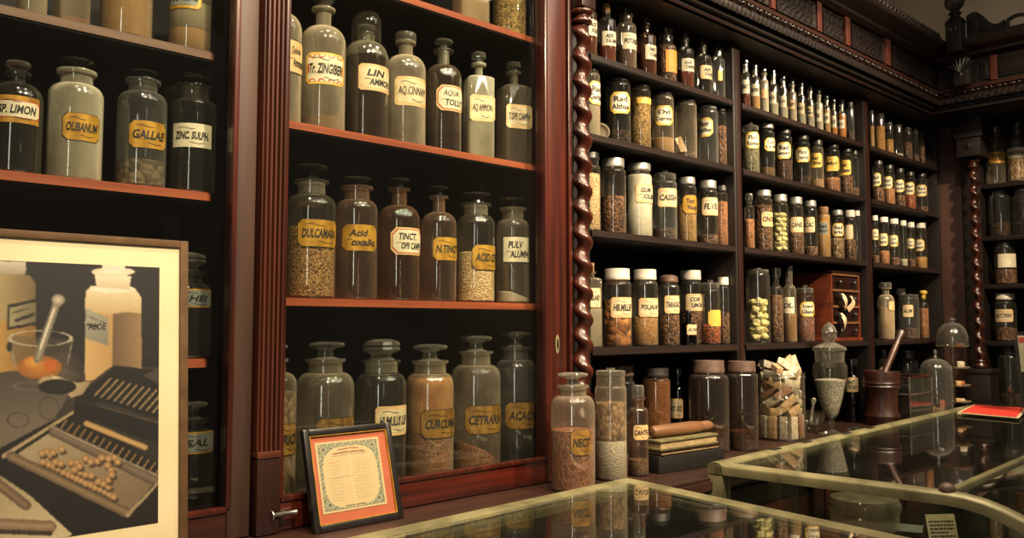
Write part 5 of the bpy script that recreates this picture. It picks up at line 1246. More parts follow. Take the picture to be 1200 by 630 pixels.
slab('old_book', 'worn greenish book on the stack under the wooden roller', 'book', z + .0545, z + .080, .235, .095, S['greenbook'], 3, S['buff'], dx=-.006)
b = MB()
b.lathe([(0, -.115), (.012, -.113), (.0155, -.10), (.016, -.04), (.0165, .04), (.014, .075), (.0115, .082), (.013, .088), (.0135, .11), (.009, .124), (0, .126)], W['roller'], 20, mat4=Matrix.Translation((0, 0, .0166)) @ Matrix.Rotation(pi / 2, 4, 'Y'))
ob = b.build('pill_roller', None, (cxs + .002, cys - .01, z + .0806), ang + radians(2)); tag(ob, 'wooden roller with turned handle lying on the greenish book', 'roller')

# ---- glass jar of little cartons
xj = 915; Yj = 1.425; pj = onY(xj, 480, Yj); dj = depth(Vector((pj.x, Yj, LEDGE))); Rj = 27.5 * dj / F
jar = thing('carton_jar', 'open glass jar heaped with small old cartons on the counter', 'jar', (pj.x, Yj, LEDGE + .0005))
zt = onY(xj, 437, Yj).z - LEDGE
b = MB(); pr = [(0, .001), (Rj * .9, 0), (Rj - .002, .001), (Rj, .004)]
for zr in (.058, zt * .64, zt - .012):
    pr += [(Rj, zr - .005), (Rj + .0028, zr - .002), (Rj + .0028, zr + .002), (Rj, zr + .005)]
pr += [(Rj, zt - .003), (Rj + .003, zt - .001), (Rj + .002, zt + .001), (Rj - .001, zt)]
b.lathe(pr, G['clear'], 40, cap=False); b.build('glass_body', jar)
def carton(i, pos, rot, size, m, where):
    b = MB(); s = size; b.box((-s[0] / 2, -s[1] / 2, -s[2] / 2), (s[0] / 2, s[1] / 2, s[2] / 2), m, .0012)
    ob = b.build('small_carton', None, pos); ob.rotation_euler = rot
    return tag(ob, where, 'carton', 'little cartons in the glass jar')
rnd = random.Random(11); cm = [S['carton1'], S['carton2'], S['carton3'], S['carton1'], S['carton4']]
n = 12
for i in range(n):      # the ring standing upright at the bottom
    a = 2 * pi * i / n + .1; r_ = Rj - .0145
    carton(i, (pj.x + r_ * cos(a), Yj + r_ * sin(a), LEDGE + .0055 + .036), (0, 0, a), (.016, .024, .070), cm[i % 5], 'small upright carton in the ring at the bottom of the jar')
zl = LEDGE + .0055 + .070 + .017; lay = 0
while zl < LEDGE + zt + .002:
    m_ = 7
    for i in range(m_):
        a = 2 * pi * i / m_ + lay * .55; r_ = Rj - .0265
        carton(i, (pj.x + r_ * cos(a), Yj + r_ * sin(a), zl + rnd.uniform(-.003, .003)), (rnd.uniform(-.8, .8), rnd.uniform(-.15, .15), a + rnd.uniform(-.15, .15)), (.022, .056, .024), cm[rnd.randrange(5)], 'small worn carton tumbled in the middle of the jar')
    zl += .029; lay += 1
for (dx, dy_, dz, rx, ry, rz, k) in ((-.050, -.016, .004, .2, .15, -.75, 1), (-.014, -.048, .010, .6, .5, .4, 0), (.014, -.016, .022, -.7, .3, 1.0, 1), (.040, -.040, .018, 1.25, .1, .6, 0), (-.03, .026, .014, .3, .2, 1.2, 2), (.034, .022, .016, .5, -.3, 2.2, 3), (-.002, .05, .012, .3, .1, .2, 0), (.05, .0, .002, .9, 0, .2, 0)):
    carton(0, (pj.x + dx * .85, Yj + dy_ * .85, LEDGE + zt + .010 + dz), (rx, ry, rz), (.021, .060, .023), cm[k], 'small carton on top of the heap, sticking out of the jar')

# ---- footed glass urn with pointed lid
pu = onY(973, 450, 1.365); du = depth(pu); k_ = du / F
zz = lambda y: onY(973, y, 1.365).z - LEDGE
ur = thing('glass_urn', 'footed glass urn with pointed finial lid holding white granules', 'urn', (pu.x, 1.365, LEDGE + .0005))
Ru = 19.5 * k_
b = MB(); b.lathe([(0, .001), (Ru * .72, 0), (Ru * .75, .003), (Ru * .4, .009), (Ru * .17, .016), (Ru * .13, .03), (Ru * .2, .038), (Ru * .16, .044)] + [(Ru * (.18 + .82 * (i / 8) ** .62), .046 + (zz(436) - .05) * (i / 8)) for i in range(9)] + [(Ru * .98, zz(428)), (Ru * .88, zz(425)), (Ru * .86, zz(422))], G['clear'], 36, cap=False); b.build('glass_bowl', ur)
b = MB(); pts = [(Ru * (.18 + .82 * (i / 8) ** .62) * .93, .047 + (zz(436) - .05) * (i / 8)) for i in range(1, 7)]
zf_ = zz(445); pts.append((Ru * .88, zf_)); pts += [(Ru * .5, zf_ + .004), (0, zf_ + .006)]; b.lathe([(0, .048)] + pts, K['salt'], 32, cap=False); b.build('contents', ur)
b = MB(); b.lathe([(Ru * .8, zz(424)), (Ru * .84, zz(421)), (Ru * .86, zz(412)), (Ru * .98, zz(410)), (Ru * .96, zz(407)), (Ru * .6, zz(403.5)), (Ru * .3, zz(401)), (Ru * .34, zz(399)), (Ru * .46, zz(396)), (Ru * .4, zz(392)), (Ru * .46, zz(389)), (Ru * .34, zz(383)), (Ru * .14, zz(379)), (0, zz(377))], G['stop'], 28); b.build('lid', ur)
# ---- glass mortar with pestle, behind the urn
pm = onY(951, 480, 1.475); dm_ = depth(pm); km = dm_ / F
gm_ = thing('glass_mortar', 'small round glass mortar beside the footed urn', 'mortar', (pm.x, 1.475, LEDGE + .0005))
b = MB(); r = 15 * km; b.lathe([(0, .001), (r * .55, 0), (r * .6, .004), (r * .5, .008), (r * .8, .02), (r * .98, .045), (r * 1.02, .062), (r * .97, .0625), (r * .92, .046), (r * .7, .02), (0, .012)], G['clear'], 32, cap=False); b.build('glass_bowl', gm_)
b = MB(); b.lathe([(0, 0), (.009, .002), (.0095, .014), (.005, .024), (.0045, .075), (.007, .082), (.0095, .09), (.007, .098), (0, .1)], G['frost'], 18, mat4=Matrix.Rotation(radians(18), 4, 'Y')); ob = b.build('glass_pestle', None, (pm.x - .012, 1.475, LEDGE + .0148)); tag(ob, 'glass pestle with round knob standing in the glass mortar', 'pestle')
# a few dark iron pieces and a card on the counter edge
b = MB()
for i in range(5): b.lathe([(.006, 0), (.012, .004), (.012, .012), (.005, .016), (.005, .03), (0, .031)], S['leather'], 10, mat4=Matrix.Translation((.022 * i - .04, .012 * sin(i * 2), .0125)) @ Matrix.Rotation(radians(90), 4, 'X') @ Matrix.Rotation(i, 4, 'Z'))
pp = onY(1000, 492, 1.31); ob = b.build('iron_castor', None, (pp.x - .01, 1.31, LEDGE + .0005), .1); tag(ob, 'black iron castor frame lying at the counter edge before the dark bottle', 'castor')
b = MB(); b.box((-.03, -.02, 0), (.03, .02, .0012), S['paper'], 0); ob = b.build('card', None, (onY(1019, 498, 1.25).x, 1.25, LEDGE + .0006), .1); tag(ob, 'small pale card lying before the wooden mortar', 'card')

# ---- wooden mortar and pestle
pw = onY(1033, 460, 1.37); dw = depth(pw); kw_ = dw / F; r = 20.3 * kw_; zt = onY(1033, 434, 1.37).z - LEDGE
b = MB(); hgt = zt
pr = [(0, 0), (r * .94, 0), (r * .98, .004), (r * .97, .03), (r * .99, .032), (r * .98, .036), (r * .86, .05), (r * .84, hgt * .45), (r * .88, hgt * .64), (r * .98, hgt * .68), (r * 1.02, hgt * .71), (r * .96, hgt * .735), (r * .96, hgt * .75), (r * 1.02, hgt * .77), (r * .98, hgt * .80), (r * .97, hgt * .84), (r * 1.0, hgt * .97), (r * .97, hgt), (r * .955, hgt), (r * .94, hgt * .88), (r * .90, hgt * .8), (r * .82, hgt * .35), (0, hgt * .3)]
b.lathe(pr, W['mortar'], 40); ob = b.build('wooden_mortar', None, (pw.x, 1.37, LEDGE + .0005)); tag(ob, 'turned dark wooden mortar with ringed waist on the counter', 'mortar')
a_ = Vector((pw.x - .034, 1.371, LEDGE + hgt * .62)); t2 = onY(1056.5, 388, 1.36)
Lp_ = (t2 - a_).length; q = (t2 - a_).to_track_quat('Z', 'Y').to_matrix().to_4x4()
b = MB(); b.lathe([(0, 0), (.011, .003), (.012, .02), (.012, .06), (.012, Lp_ * .6), (.0135, Lp_ * .88), (.019, Lp_ * .92), (.019, Lp_ * .98), (0, Lp_)], W['mortar'], 22, mat4=q)
ob = b.build('wooden_pestle', None, a_); tag(ob, 'long wooden pestle leaning out of the turned mortar', 'pestle')

# ---- metal-edged glass box
xb0_, xb1_ = xat(1066, 1.30, 460), xat(1092, 1.30, 460); yb0_, yb1_ = 1.30, 1.41; zt = onY(1070, 441, 1.30).z - LEDGE
gb = thing('glass_box', 'metal-edged glass display box with red-brown rim beside the wooden mortar', 'box', ((xb0_ + xb1_) / 2, (yb0_ + yb1_) / 2, LEDGE + .0005))
hx, hy = (xb1_ - xb0_) / 2, (yb1_ - yb0_) / 2; e = .006
b = MB()
for sx in (-1, 1):
    for sy in (-1, 1): b.box((sx * hx - e / 2, sy * hy - e / 2, 0), (sx * hx + e / 2, sy * hy + e / 2, zt), S['steel'], .001)
for z_ in (.003, zt * .62, zt - .003):
    for s in (-1, 1):
        b.box((-hx, s * hy - e / 2, z_ - e / 2), (hx, s * hy + e / 2, z_ + e / 2), S['steel'] if z_ < zt * .8 else W['mortar'], .001); b.box((s * hx - e / 2, -hy, z_ - e / 2), (s * hx + e / 2, hy, z_ + e / 2), S['steel'] if z_ < zt * .8 else W['mortar'], .001)
b.build('frame', gb)
b = MB()
for s in (-1, 1): b.box((-hx + e, s * hy - .001, e), (hx - e, s * hy + .001, zt - e), G['dark'], 0); b.box((s * hx - .001, -hy + e, e), (s * hx + .001, hy - e, zt - e), G['dark'], 0)
b.box((-hx + e, -hy + e, zt - .004), (hx - e, hy - e, zt - .002), G['pane'], 0)
b.build('glass_panes', gb)
b = MB(); b.box((-hx + .002, -hy + .002, .0008), (hx - .002, hy - .002, .003), S['leather'], 0); b.build('base', gb)
b = MB(); b.box((-hx + .008, -hy + .008, .0035), (hx - .008, hy - .008, zt * .72), S['leather'], .003); b.build('velvet_lining', gb)

# ---- bell jar of soap pieces
pd = onY(1097, 450, 1.362); dd_ = depth(pd); kd = dd_ / F; r = 18.8 * kd; zt = onY(1097, 409, 1.362).z - LEDGE
bj = thing('bell_jar', 'glass bell jar with small steel knob over orange soap pieces', 'bell jar', (pd.x, 1.362, LEDGE + .0005))
b = MB(); b.lathe([(0, 0), (r * .98, 0), (r * 1.0, .004), (r * .98, .009), (0, .0095)], G['dust'], 36); b.build('dish', bj)
b = MB(); b.lathe([(r * .94, .0098), (r * .94, zt * .66)] + arc(r * .94, zt * .66, .004, zt * .86, 9)[1:], G['grey'], 36, cap=False); b.build('glass_dome', bj)
b = MB(); b.lathe([(.004, zt * .855), (.009, zt * .875), (.004, zt * .90), (.0075, zt * .93), (.0075, zt * .97), (0, zt)], S['steel'], 16); b.build('knob', bj)
for (dx, dy_, dz, sx, sy, sz, rz, m, ds) in ((-.012, -.018, 0, .03, .03, .02, .3, S['soapw'], 'tan soap block lying at the front under the bell jar'), (.022, -.012, 0, .024, .02, .05, .5, S['soapo'], 'orange soap bar standing upright under the bell jar'),
      (-.02, .022, 0, .034, .024, .045, .2, S['soapo'], 'orange soap block at the back under the bell jar'), (.018, .024, 0, .028, .022, .022, -.3, S['soapw'], 'tan soap block at the back under the bell jar')):
    b = MB(); b.box((-sx / 2, -sy / 2, 0), (sx / 2, sy / 2, sz), m, .003); ob = b.build('soap_block', None, (pd.x + dx, 1.362 + dy_, LEDGE + .0105 + dz), rz); tag(ob, ds, 'soap', 'soap pieces under glass')

# ---- tiered glass stand with dome
pt = onY(1117, 430, 1.338); dt = depth(pt); kt = dt / F; r = 18.8 * kt; zq = lambda y: onY(1117, y, 1.338).z - LEDGE
ts = thing('tiered_stand', 'tall tiered glass stand with domed lid in the far corner', 'stand', (pt.x, 1.338, LEDGE + .0005))
b = MB(); b.lathe([(0, 0), (r * .7, 0), (r * .7, .004), (.006, .008), (.006, zq(404)), (0, zq(404))], G['clear'], 24); b.build('stem', ts)
for y in (471, 452, 431, 406):
    z_ = zq(y); b = MB(); b.lathe([(.0065, z_), (r * .92, z_), (r * .98, z_ + .006), (r * .96, z_ + .006), (r * .9, z_ + .0025), (.0065, z_ + .0025)], G['cloud'], 36, cap=False); b.build('plate', ts)
b = MB(); z0_, z1_ = zq(405), zq(378); b.lathe([(r * .9, z0_), (r * .92, z0_ + .003), (r * .9, z0_ + (z1_ - z0_) * .3)] + arc(r * .9, z0_ + (z1_ - z0_) * .3, r * .16, z1_, 9)[1:] + [(r * .12, z1_ + .006), (r * .24, z1_ + .011), (r * .2, zq(372.5)), (0, zq(372))], G['grey'], 36, cap=False); b.build('glass_dome', ts)
tt = [(452, -.03, -.035, S['soapw'], .036, .02, .02, 'tan bar'), (471, -.034, -.034, S['soapw'], .03, .02, .016, 'tan block'), (471, .02, -.03, S['tag'], .03, .018, .012, 'pale tablet'), (431, -.012, -.04, S['carton1'], .03, .026, .026, 'pale paper-wrapped lump'), (431, .028, -.03, S['buff'], .028, .022, .024, 'buff wrapped lump'), (406, .0, -.035, S['soapo'], .05, .03, .012, 'orange slab'), (452, .026, -.028, S['soapo'], .03, .02, .018, 'orange bar')]
nmz = {452: 'second', 471: 'lowest', 431: 'third', 406: 'top'}
for (y, dx, dy_, m, sx, sy, sz, nm) in tt:
    b = MB(); b.box((-sx / 2, -sy / 2, 0), (sx / 2, sy / 2, sz), m, .004); ob = b.build('soap_tablet', None, (pt.x + dx, 1.338 + dy_ * .8, LEDGE + .0005 + zq(y) + .0028), .5); tag(ob, nm + ' on the ' + nmz[y] + ' plate of the tiered glass stand', 'soap', 'soap on the tiered stand')

# ================================================================== display cases
HR = H - .327          # top of the case rims
def bar_prof(w, h, n=5):
    pr = [(-w / 2, -h), (w / 2, -h), (w / 2, -h * .35)]
    pr += [(w / 2 * cos(pi * i / 10), -h * .35 + h * .35 * sin(pi * i / 10)) for i in range(1, 10)] + [(-w / 2, -h * .35)]
    return pr
def posts(b, pts, z0, z1, w):
    for x, y in pts: b.box((x - w / 2, y - w / 2, z0), (x + w / 2, y + w / 2, z1), S['brass'], .003)
# ---- first case
A_ = onZ(735, 557.5, HR); E_ = onZ(1080, 630, HR); Bk = onZ(400, 628.5, HR)
ed = (E_ - A_).normalized(); bk = (Bk - A_).normalized()
wr, hr = .046, .03
c1 = thing('display_case', 'nearer glass display case with patinated brass rim, bottom of the view', 'display case', (A_.x - .8, .8, 0))
off = Vector((c1.location.x, c1.location.y, 0))
nb = Vector((bk.y, -bk.x, 0)); nb = nb if nb.y < 0 else -nb
ne = Vector((ed.y, -ed.x, 0)); ne = ne if ne.x < 0 else -ne
Ai = A_ + nb * wr / 2 + ne * wr / 2; YFR = .47
Le = (A_.y - YFR) / -ed.y; Ei = Ai + ed * (Le - wr / 2); Lb = 1.75; Bi = Ai + bk * (Lb - wr / 2)
b = MB(); pr = bar_prof(wr, hr)
pts_ = [Bi - off, Ai - off, Ei - off, Vector((Bi.x, Ei.y, HR)) - off]
loop = [pts_[0], pts_[1], pts_[2], pts_[3]]
def mitred(b, loop, pr, m):
    n = len(loop); k = len(pr); vs = []; fs = []
    for i in range(n):
        a0, a1, a2 = loop[i - 1], loop[i], loop[(i + 1) % n]
        t0, t1 = (a1 - a0).normalized(), (a2 - a1).normalized(); s0 = t0.cross(Vector((0, 0, 1))); s1 = t1.cross(Vector((0, 0, 1)))
        s = (s0 + s1); s = s / s.dot(s0)
        for (a, h_) in pr: vs.append(a1 + s * a + Vector((0, 0, h_)))
    for i in range(n):
        j2 = (i + 1) % n
        for j in range(k): fs.append((i * k + j, i * k + (j + 1) % k, j2 * k + (j + 1) % k, j2 * k + j))
    b.add(vs, fs, m)
mitred(b, loop, pr, S['brass'])
posts(b, [(p.x, p.y) for p in loop], .52, HR - hr * .6, .03)
b.build('brass_frame', c1, sharp=50)
# inner glazing bead
b = MB(); mitred(b, [p + Vector((0, 0, -.008)) for p in [pts_[0] + Vector((.02, -.02, 0)), pts_[1] + (nb + ne) * .021, pts_[2] + ne * .021 + Vector((0, .02, 0)), pts_[3] + Vector((.02, .02, 0))]], [(-.005, -.006), (.005, -.006), (.005, 0), (-.005, 0)], S['steel']); b.build('glazing_bead', c1)
def slab_poly(b, poly, z0, z1, m):
    n = len(poly); vs = [(p.x, p.y, z0) for p in poly] + [(p.x, p.y, z1) for p in poly]
    fs = [tuple(reversed(range(n))), tuple(range(n, 2 * n))] + [(j, (j + 1) % n, n + (j + 1) % n, n + j) for j in range(n)]
    b.add(vs, fs, m, False)
b = MB(); slab_poly(b, pts_, HR - .010, HR - .004, G['case']); b.build('glass_top', c1)
b = MB()
for p, q in ((pts_[0], pts_[1]), (pts_[1], pts_[2]), (pts_[2], pts_[3]), (pts_[3], pts_[0])):
    t_ = (q - p).normalized(); s_ = t_.cross(Vector((0, 0, 1))) * .002
    slab_poly(b, [p + t_ * .016 + s_, q - t_ * .016 + s_, q - t_ * .016 - s_, p + t_ * .016 - s_], .525, HR - hr * .95, G['case'])
b.build('glass_sides', c1)
b = MB(); slab_poly(b, pts_, .08, .52, S['dullgreen']); slab_poly(b, [Vector((p.x * .97, p.y * .95, 0)) for p in pts_], 0, .0795, W['dark']); b.build('base', c1)
b = MB(); slab_poly(b, [p + (Vector((0, 0, 0)) - p) * .04 for p in pts_], .78, .786, G['dark']); b.build('glass_shelf', c1)

# ---- second case, with its curved front
w2 = .04
q_ = onZ(832, 540, HR); OX, OY = q_.x - .012, q_.y; ROT2 = atan2(onZ(1130, 474.5, HR).y - q_.y, onZ(1130, 474.5, HR).x - q_.x)
c2 = thing('curved_display_case', 'farther glass display case with brass rim and curved glass front', 'display case', (OX, OY, 0), ROT2)
M2i = c2.matrix_basis.inverted()
cxl, ybk, xr_ = 0., 0., (onZ(1130, 474.5, HR) - Vector((OX, OY, HR))).length; yj = (Matrix.Rotation(-ROT2, 3, 'Z') @ (onZ(1112, 573, HR) - Vector((OX, OY, HR)))).y
yfr_ = yj - .33
def endcurve(x):
    pts = [Vector((x, ybk - w2 / 2, HR)), Vector((x, yj + .12, HR)), Vector((x, yj, HR))]
    rx, rz = .32, .34
    pts += [Vector((x, yj - rx * sin(pi / 2 * i / 14), HR - rz * (1 - cos(pi / 2 * i / 14)))) for i in range(1, 15)] + [Vector((x, yj - rx, .54))]
    return pts
XL, XRR = cxl + w2 / 2, xr_ - w2 / 2
b = MB(); pr2 = bar_prof(w2, .027)
for x in (XL, XRR): b.sweep(endcurve(x), pr2, S['brass'], up=Vector((0, .35, 1)))
b.sweep([Vector((cxl, ybk - w2 / 2, HR + .0012)), Vector((xr_, ybk - w2 / 2, HR + .0012))], pr2, S['brass'])
for x in (XL, XRR): b.box((x - .02, ybk - w2 / 2 - .02, .52), (x + .02, ybk - w2 / 2 + .02, HR - .03), S['brass'], .003)
b.build('brass_frame', c2, sharp=50)
b = MB(); b.sweep([Vector((cxl + w2, yj, HR + .002)), Vector((xr_ - w2, yj, HR + .002))], bar_prof(.016, .014), S['brass'])
b.build('glazing_bar', c2)
b = MB(); b.lathe([(.016, 0), (.016, .006), (.012, .013), (.006, .016), (0, .0165)], S['brownlid'], 20, (XL, yj, HR - .002)); b.build('bar_screw', c2)
for px in (897, 938, 990, 1022):
    q = xat(px, OY + .02, 500) - OX; b = MB(); b.box((q - .024, ybk - w2 / 2 - .010, HR - .003), (q + .024, ybk - w2 / 2 + .004, HR + .0026), S['leather'], .0008)
    b.build('mortise_plate', c2)
b = MB(); b.box((cxl + w2 - .002, yj, HR - .012), (xr_ - w2 + .002, ybk - w2 + .002, HR - .006), G['case'], 0); b.build('glass_top', c2)
b = MB(); cur = endcurve(cxl + w2)[2:]; cur2 = endcurve(xr_ - w2)[2:]
vs = []
for p, q in zip(cur, cur2): vs += [p + Vector((0, 0, -.008)), q + Vector((0, 0, -.008))]
for p, q in zip(cur, cur2): vs += [p + Vector((0, .005, -.013)), q + Vector((0, .005, -.013))]
n = len(cur); fs = [(2 * i, 2 * i + 1, 2 * i + 3, 2 * i + 2) for i in range(n - 1)] + [(2 * n + 2 * i, 2 * n + 2 * i + 2, 2 * n + 2 * i + 3, 2 * n + 2 * i + 1) for i in range(n - 1)]
b.add(vs, fs, G['case']); b.build('curved_glass', c2)
for x in (XL, XRR):
    b = MB(); ec = endcurve(x); low = [Vector((x, yj - .32, .525)), Vector((x, ybk - w2 / 2, .525))]; poly = [Vector((p.x, p.y, p.z - .03)) for p in ec[:-1]] + low
    n = len(poly); vs = [p + Vector((-.002, 0, 0)) for p in poly] + [p + Vector((.002, 0, 0)) for p in poly]
    b.add(vs, [tuple(range(n)), tuple(reversed(range(n, 2 * n)))] + [(j, (j + 1) % n, n + (j + 1) % n, n + j) for j in range(n)], G['case'], False)
    b.build('end_glass', c2)
b = MB(); b.box((cxl, yfr_, .08), (xr_, ybk, .52), S['dullgreen'], .003); b.box((cxl + .04, yfr_ + .05, 0), (xr_ - .04, ybk - .02, .0795), W['dark'], .002); b.build('base', c2)
SHZ = H - .60
b = MB(); b.box((cxl + w2 + .006, yfr_ + .1, SHZ - .006), (xr_ - w2 - .006, ybk - w2 - .03, SHZ), G['case'], 0); b.build('glass_shelf', c2)
for x in (cxl + w2 + .02, xr_ - w2 - .02):
    for y in (yfr_ + .12, ybk - w2 - .05): b = MB(); b.box((x - .006, y - .006, .521), (x + .006, y + .006, SHZ - .0065), S['steel'], .001); b.build('shelf_post', c2)
# ---- stock inside the second case
pd_ = onZ(1013, 606, SHZ + .03); k_ = depth(pd_) / F; r = 38 * k_
gd = thing('round_glass_box', 'round ribbed glass box with lid inside the farther display case', 'box', (pd_.x, pd_.y, SHZ + .0006))
b = MB(); b.lathe([(0, 0), (r * .94, 0), (r, .005), (r, .05), (r * .98, .052)], G['dust'], 48, cap=False); b.build('glass_body', gd)
b = MB()
pr = [(r * 1.0, .0525), (r * 1.04, .054), (r * 1.04, .078), (r * .98, .088), (r * .6, .092), (0, .093)]; b.lathe(pr, G['dust'], 48, cap=False)
for i in range(72):
    a = 2 * pi * i / 72; b.lathe([(0, -1), (1, 0), (0, 1)], G['dust'], 6, mat4=Matrix.Translation((r * 1.045 * cos(a), r * 1.045 * sin(a), .066)) @ Matrix.Diagonal((.0022, .0022, .011, 1)))
b.build('ribbed_lid', gd)
# printed tent card
pc_ = onZ(1108, 640, SHZ); 
tc_ = thing('tent_card', 'folded pale card printed with lines of text inside the farther display case', 'card', (onZ(1103, 668, SHZ).x, onZ(1103, 668, SHZ).y, SHZ + .0006), radians(-38))
b = MB(); hc, wc, dp_ = .135, .075, .035
for s in (-1, 1):
    vs = [(-wc / 2, s * dp_, 0), (wc / 2, s * dp_, 0), (wc / 2, 0, hc), (-wc / 2, 0, hc)]; vs += [(x, y + s * .001, z_) for x, y, z_ in vs]
    b.add(vs, [(0, 1, 2, 3), (4, 7, 6, 5), (0, 4, 5, 1), (1, 5, 6, 2), (2, 6, 7, 3), (3, 7, 4, 0)], S['buff'] if s > 0 else S['paper'], False)
b.build('folded_card', tc_)
b = MB(); rnd = random.Random(4)
for i in range(14):
    if i in (0, 6): continue
    u0 = .93 - i * .062; x = -wc / 2 + .006; end = wc / 2 - .006 - (rnd.uniform(0, .02) if i % 5 == 4 else 0)
    while x < end:
        l = min(rnd.uniform(.004, .011), end - x); f = lambda xx, u: (xx, -dp_ * (1 - u) - .0016, hc * u)
        b.add([f(x, u0), f(x + l, u0), f(x + l, u0 + .026), f(x, u0 + .026)], [(0, 1, 2, 3)], S['ink'], False); x += l + .002
b.build('printed_text', tc_)
# shallow tray and dark boxes within
def inbox(name, label, cat, px, py, l, w, h_, m, rz, grp=None):
    p = onZ(px, py, SHZ + h_); b = MB(); b.box((-l / 2, -w / 2, 0), (l / 2, w / 2, h_), m, .002); ob = b.build(name, None, (p.x, p.y, SHZ + .0006), rz); return tag(ob, label, cat, grp)
inbox('paper_sheet', 'loose grey sheet lying beside the round glass box in the case', 'paper', 1062, 618, .10, .12, .0015, S['greylab'], .4)
inbox('dark_carton', 'dark carton at the back corner inside the farther display case', 'box', 890, 590, .12, .16, .07, S['leather'], .05)
def case_vial(px, py, h_, m, label):
    p = onZ(px, py, SHZ); t = thing('specimen_vial', label, 'vial', (p.x, p.y, SHZ + .0006), 0, 'vials in the farther display case')
    b = MB(); r = .017; b.lathe([(0, 0), (r, .001), (r, h_ * .75), (r * .5, h_ * .84), (r * .5, h_)], G['clear'], 20, cap=False); b.build('glass_body', t)
    b = MB(); b.lathe([(0, .002), (r * .9, .002), (r * .9, h_ * .5), (0, h_ * .52)], m, 20, cap=False); b.build('contents', t)
    b = MB(); b.lathe([(r * .48, h_ - .006), (r * .55, h_ + .008), (0, h_ + .008)], S['cork'], 14); b.build('stopper', t)
case_vial(1168, 630, .12, K['crystals'], 'vial of pale crystals under the curved glass near the right edge')
case_vial(1196, 596, .10, K['powder_orange'], 'vial of orange powder under the curved glass at the right edge')
case_vial(1150, 560, .10, K['rust'], 'vial of brown flakes in the middle of the farther display case')

# ---- red card in its tray and an acrylic leaflet stand on the second case
q0, q1, q2, q3 = onZ(1124, 483, HR + .004), onZ(1192, 489, HR + .004), onZ(1202, 478, HR + .004), onZ(1142, 474, HR + .004)
rc = thing('card_tray', 'shallow pale tray holding a red card on the farther case', 'tray', (0, 0, 0)); cen = (q0 + q1 + q2 + q3) / 4; rc.location = (cen.x, cen.y, HR + .0018)
def quad(b, s, z0, z1, m): slab_poly(b, [(q - cen) * s for q in (q0, q1, q2, q3)], z0, z1, m)
b = MB(); quad(b, 1.06, 0, .002, S['cream']); b.build('tray', rc)
b = MB(); quad(b, .96, .0024, .0036, S['redpaper']); rcard = b.build('red_card', None, (cen.x, cen.y, HR + .0018)); tag(rcard, 'bright red card lying in the pale tray on the display case', 'card')
pa = onZ(1191, 484, HR) + Vector((.62, -.79, 0)) * .052
ac = thing('leaflet_stand', 'clear acrylic leaflet stand at the right edge of the farther case', 'stand', (pa.x, pa.y, HR + .0018), radians(-52))
b = MB(); hA = onX(1190, 389, pa.x).z - HR
path = [Vector((0, .03, 0)), Vector((0, -.035, 0)), Vector((0, -.038, .004)), Vector((0, -.03, hA * .3)), Vector((0, -.018, hA * .62)), Vector((0, .0, hA * .92)), Vector((0, .006, hA))]
b.sweep(path, [(-.052, -.0015), (.052, -.0015), (.052, .0015), (-.052, .0015)], G['acrylic'], up=Vector((0, -.4, 1)), smooth=False)
b.build('acrylic_back', ac)
b = MB(); b.box((-.03, -.026, hA * .5), (.045, -.0235, hA * .95), S['white'], 0, Matrix.Rotation(radians(-9), 4, 'X')); lf = b.build('leaflet', None, ac.location, radians(-52)); tag(lf, 'white leaflet with red spots held in the acrylic stand', 'leaflet')
b = MB(); b.box((-.028, -.0268, hA * .86), (-.006, -.0262, hA * .93), S['redpaper'], 0, Matrix.Rotation(radians(-9), 4, 'X')); b.build('red_mark', lf); 
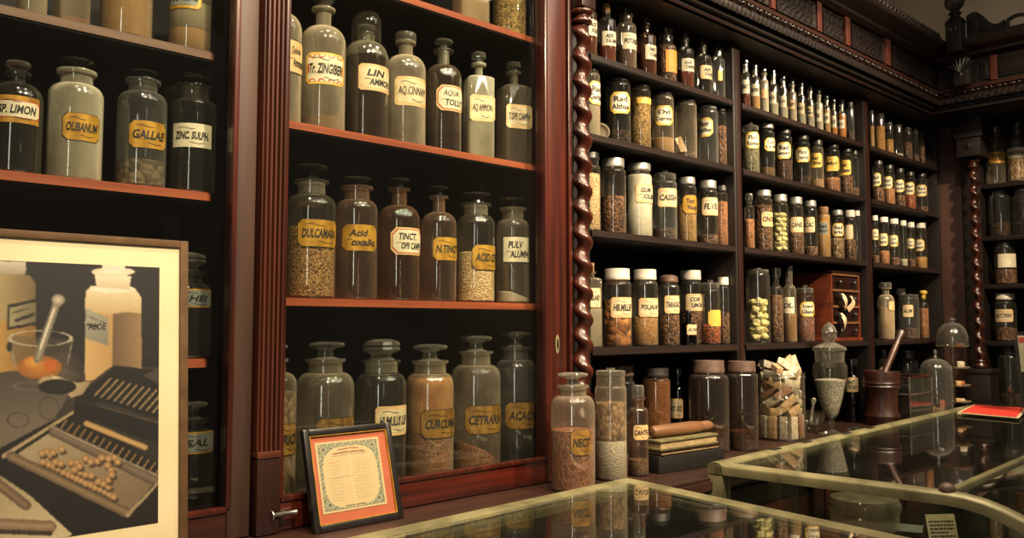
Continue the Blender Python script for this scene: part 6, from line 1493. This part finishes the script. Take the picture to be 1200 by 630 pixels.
# ================================================================== light
def area(name, loc, target, w, h, power, col, spread=180):
    l = bpy.data.lights.new(name, 'AREA'); l.shape = 'RECTANGLE'; l.size = w; l.size_y = h; l.energy = power; l.color = col; l.spread = radians(spread)
    o = bpy.data.objects.new(name, l); C.objects.link(o); o.location = loc
    o.rotation_euler = (Vector(target) - Vector(loc)).to_track_quat('-Z', 'Y').to_euler(); return o
def spot(name, loc, target, power, col, ang=70, blend=.6, rad=.05):
    l = bpy.data.lights.new(name, 'SPOT'); l.energy = power; l.color = col; l.spot_size = radians(ang); l.spot_blend = blend; l.shadow_soft_size = rad
    o = bpy.data.objects.new(name, l); C.objects.link(o); o.location = loc
    o.rotation_euler = (Vector(target) - Vector(loc)).to_track_quat('-Z', 'Y').to_euler(); return o
WARM = (1.0, .79, .52)
spot('ceiling_spot', (.35, -.05, 2.95), (.55, 1.45, 1.45), 250, WARM, 62, .8)
spot('ceiling_spot', (1.15, -.05, 2.9), (1.15, 1.45, 1.5), 250, WARM, 62, .8)
spot('ceiling_spot', (1.95, -.25, 2.72), (2.0, 1.45, 1.55), 330, WARM, 60, .8)
spot('ceiling_spot', (2.8, -.3, 2.72), (2.85, 1.45, 1.55), 330, WARM, 60, .8)
spot('ceiling_spot', (2.9, .0, 2.8), (4.0, 1.2, 1.5), 230, WARM, 56, .8)  # unseen extra lamp, added to lift the far bay and return wall
for x in (.25, .95, 1.75, 2.6): spot('ceiling_bulb', (x, .80, 3.2), (x + .1, 1.5, 1.4), 85, WARM, 100, .6, .07)
area('window_light', (-1.5, -.9, 1.7), (1.2, 1.4, 1.3), .26, 1.7, 11, (1, .92, .8))
area('added_ceiling_fill', (2.2, -.3, 3.28), (2.2, -.3, 0), 2.2, 1.2, 26, (1, .86, .66))  # unseen soft fill, added to brighten the wall above the cornice
w = bpy.data.worlds.new('room_air'); bpy.context.scene.world = w; w.use_nodes = True
w.node_tree.nodes['Background'].inputs[0].default_value = (1, .84, .64, 1); w.node_tree.nodes['Background'].inputs[1].default_value = .07

sc = bpy.context.scene
sc.view_settings.view_transform = 'Standard'; sc.view_settings.look = 'None'; sc.view_settings.gamma = 1; sc.view_settings.exposure = 0
sc.view_settings.use_curve_mapping = False
sc.render.engine = 'CYCLES'
sc.cycles.transparent_max_bounces = 32; sc.cycles.max_bounces = 8; sc.cycles.diffuse_bounces = 3; sc.cycles.glossy_bounces = 4
sc.cycles.sample_clamp_indirect = 4; sc.cycles.caustics_reflective = False; sc.cycles.caustics_refractive = False
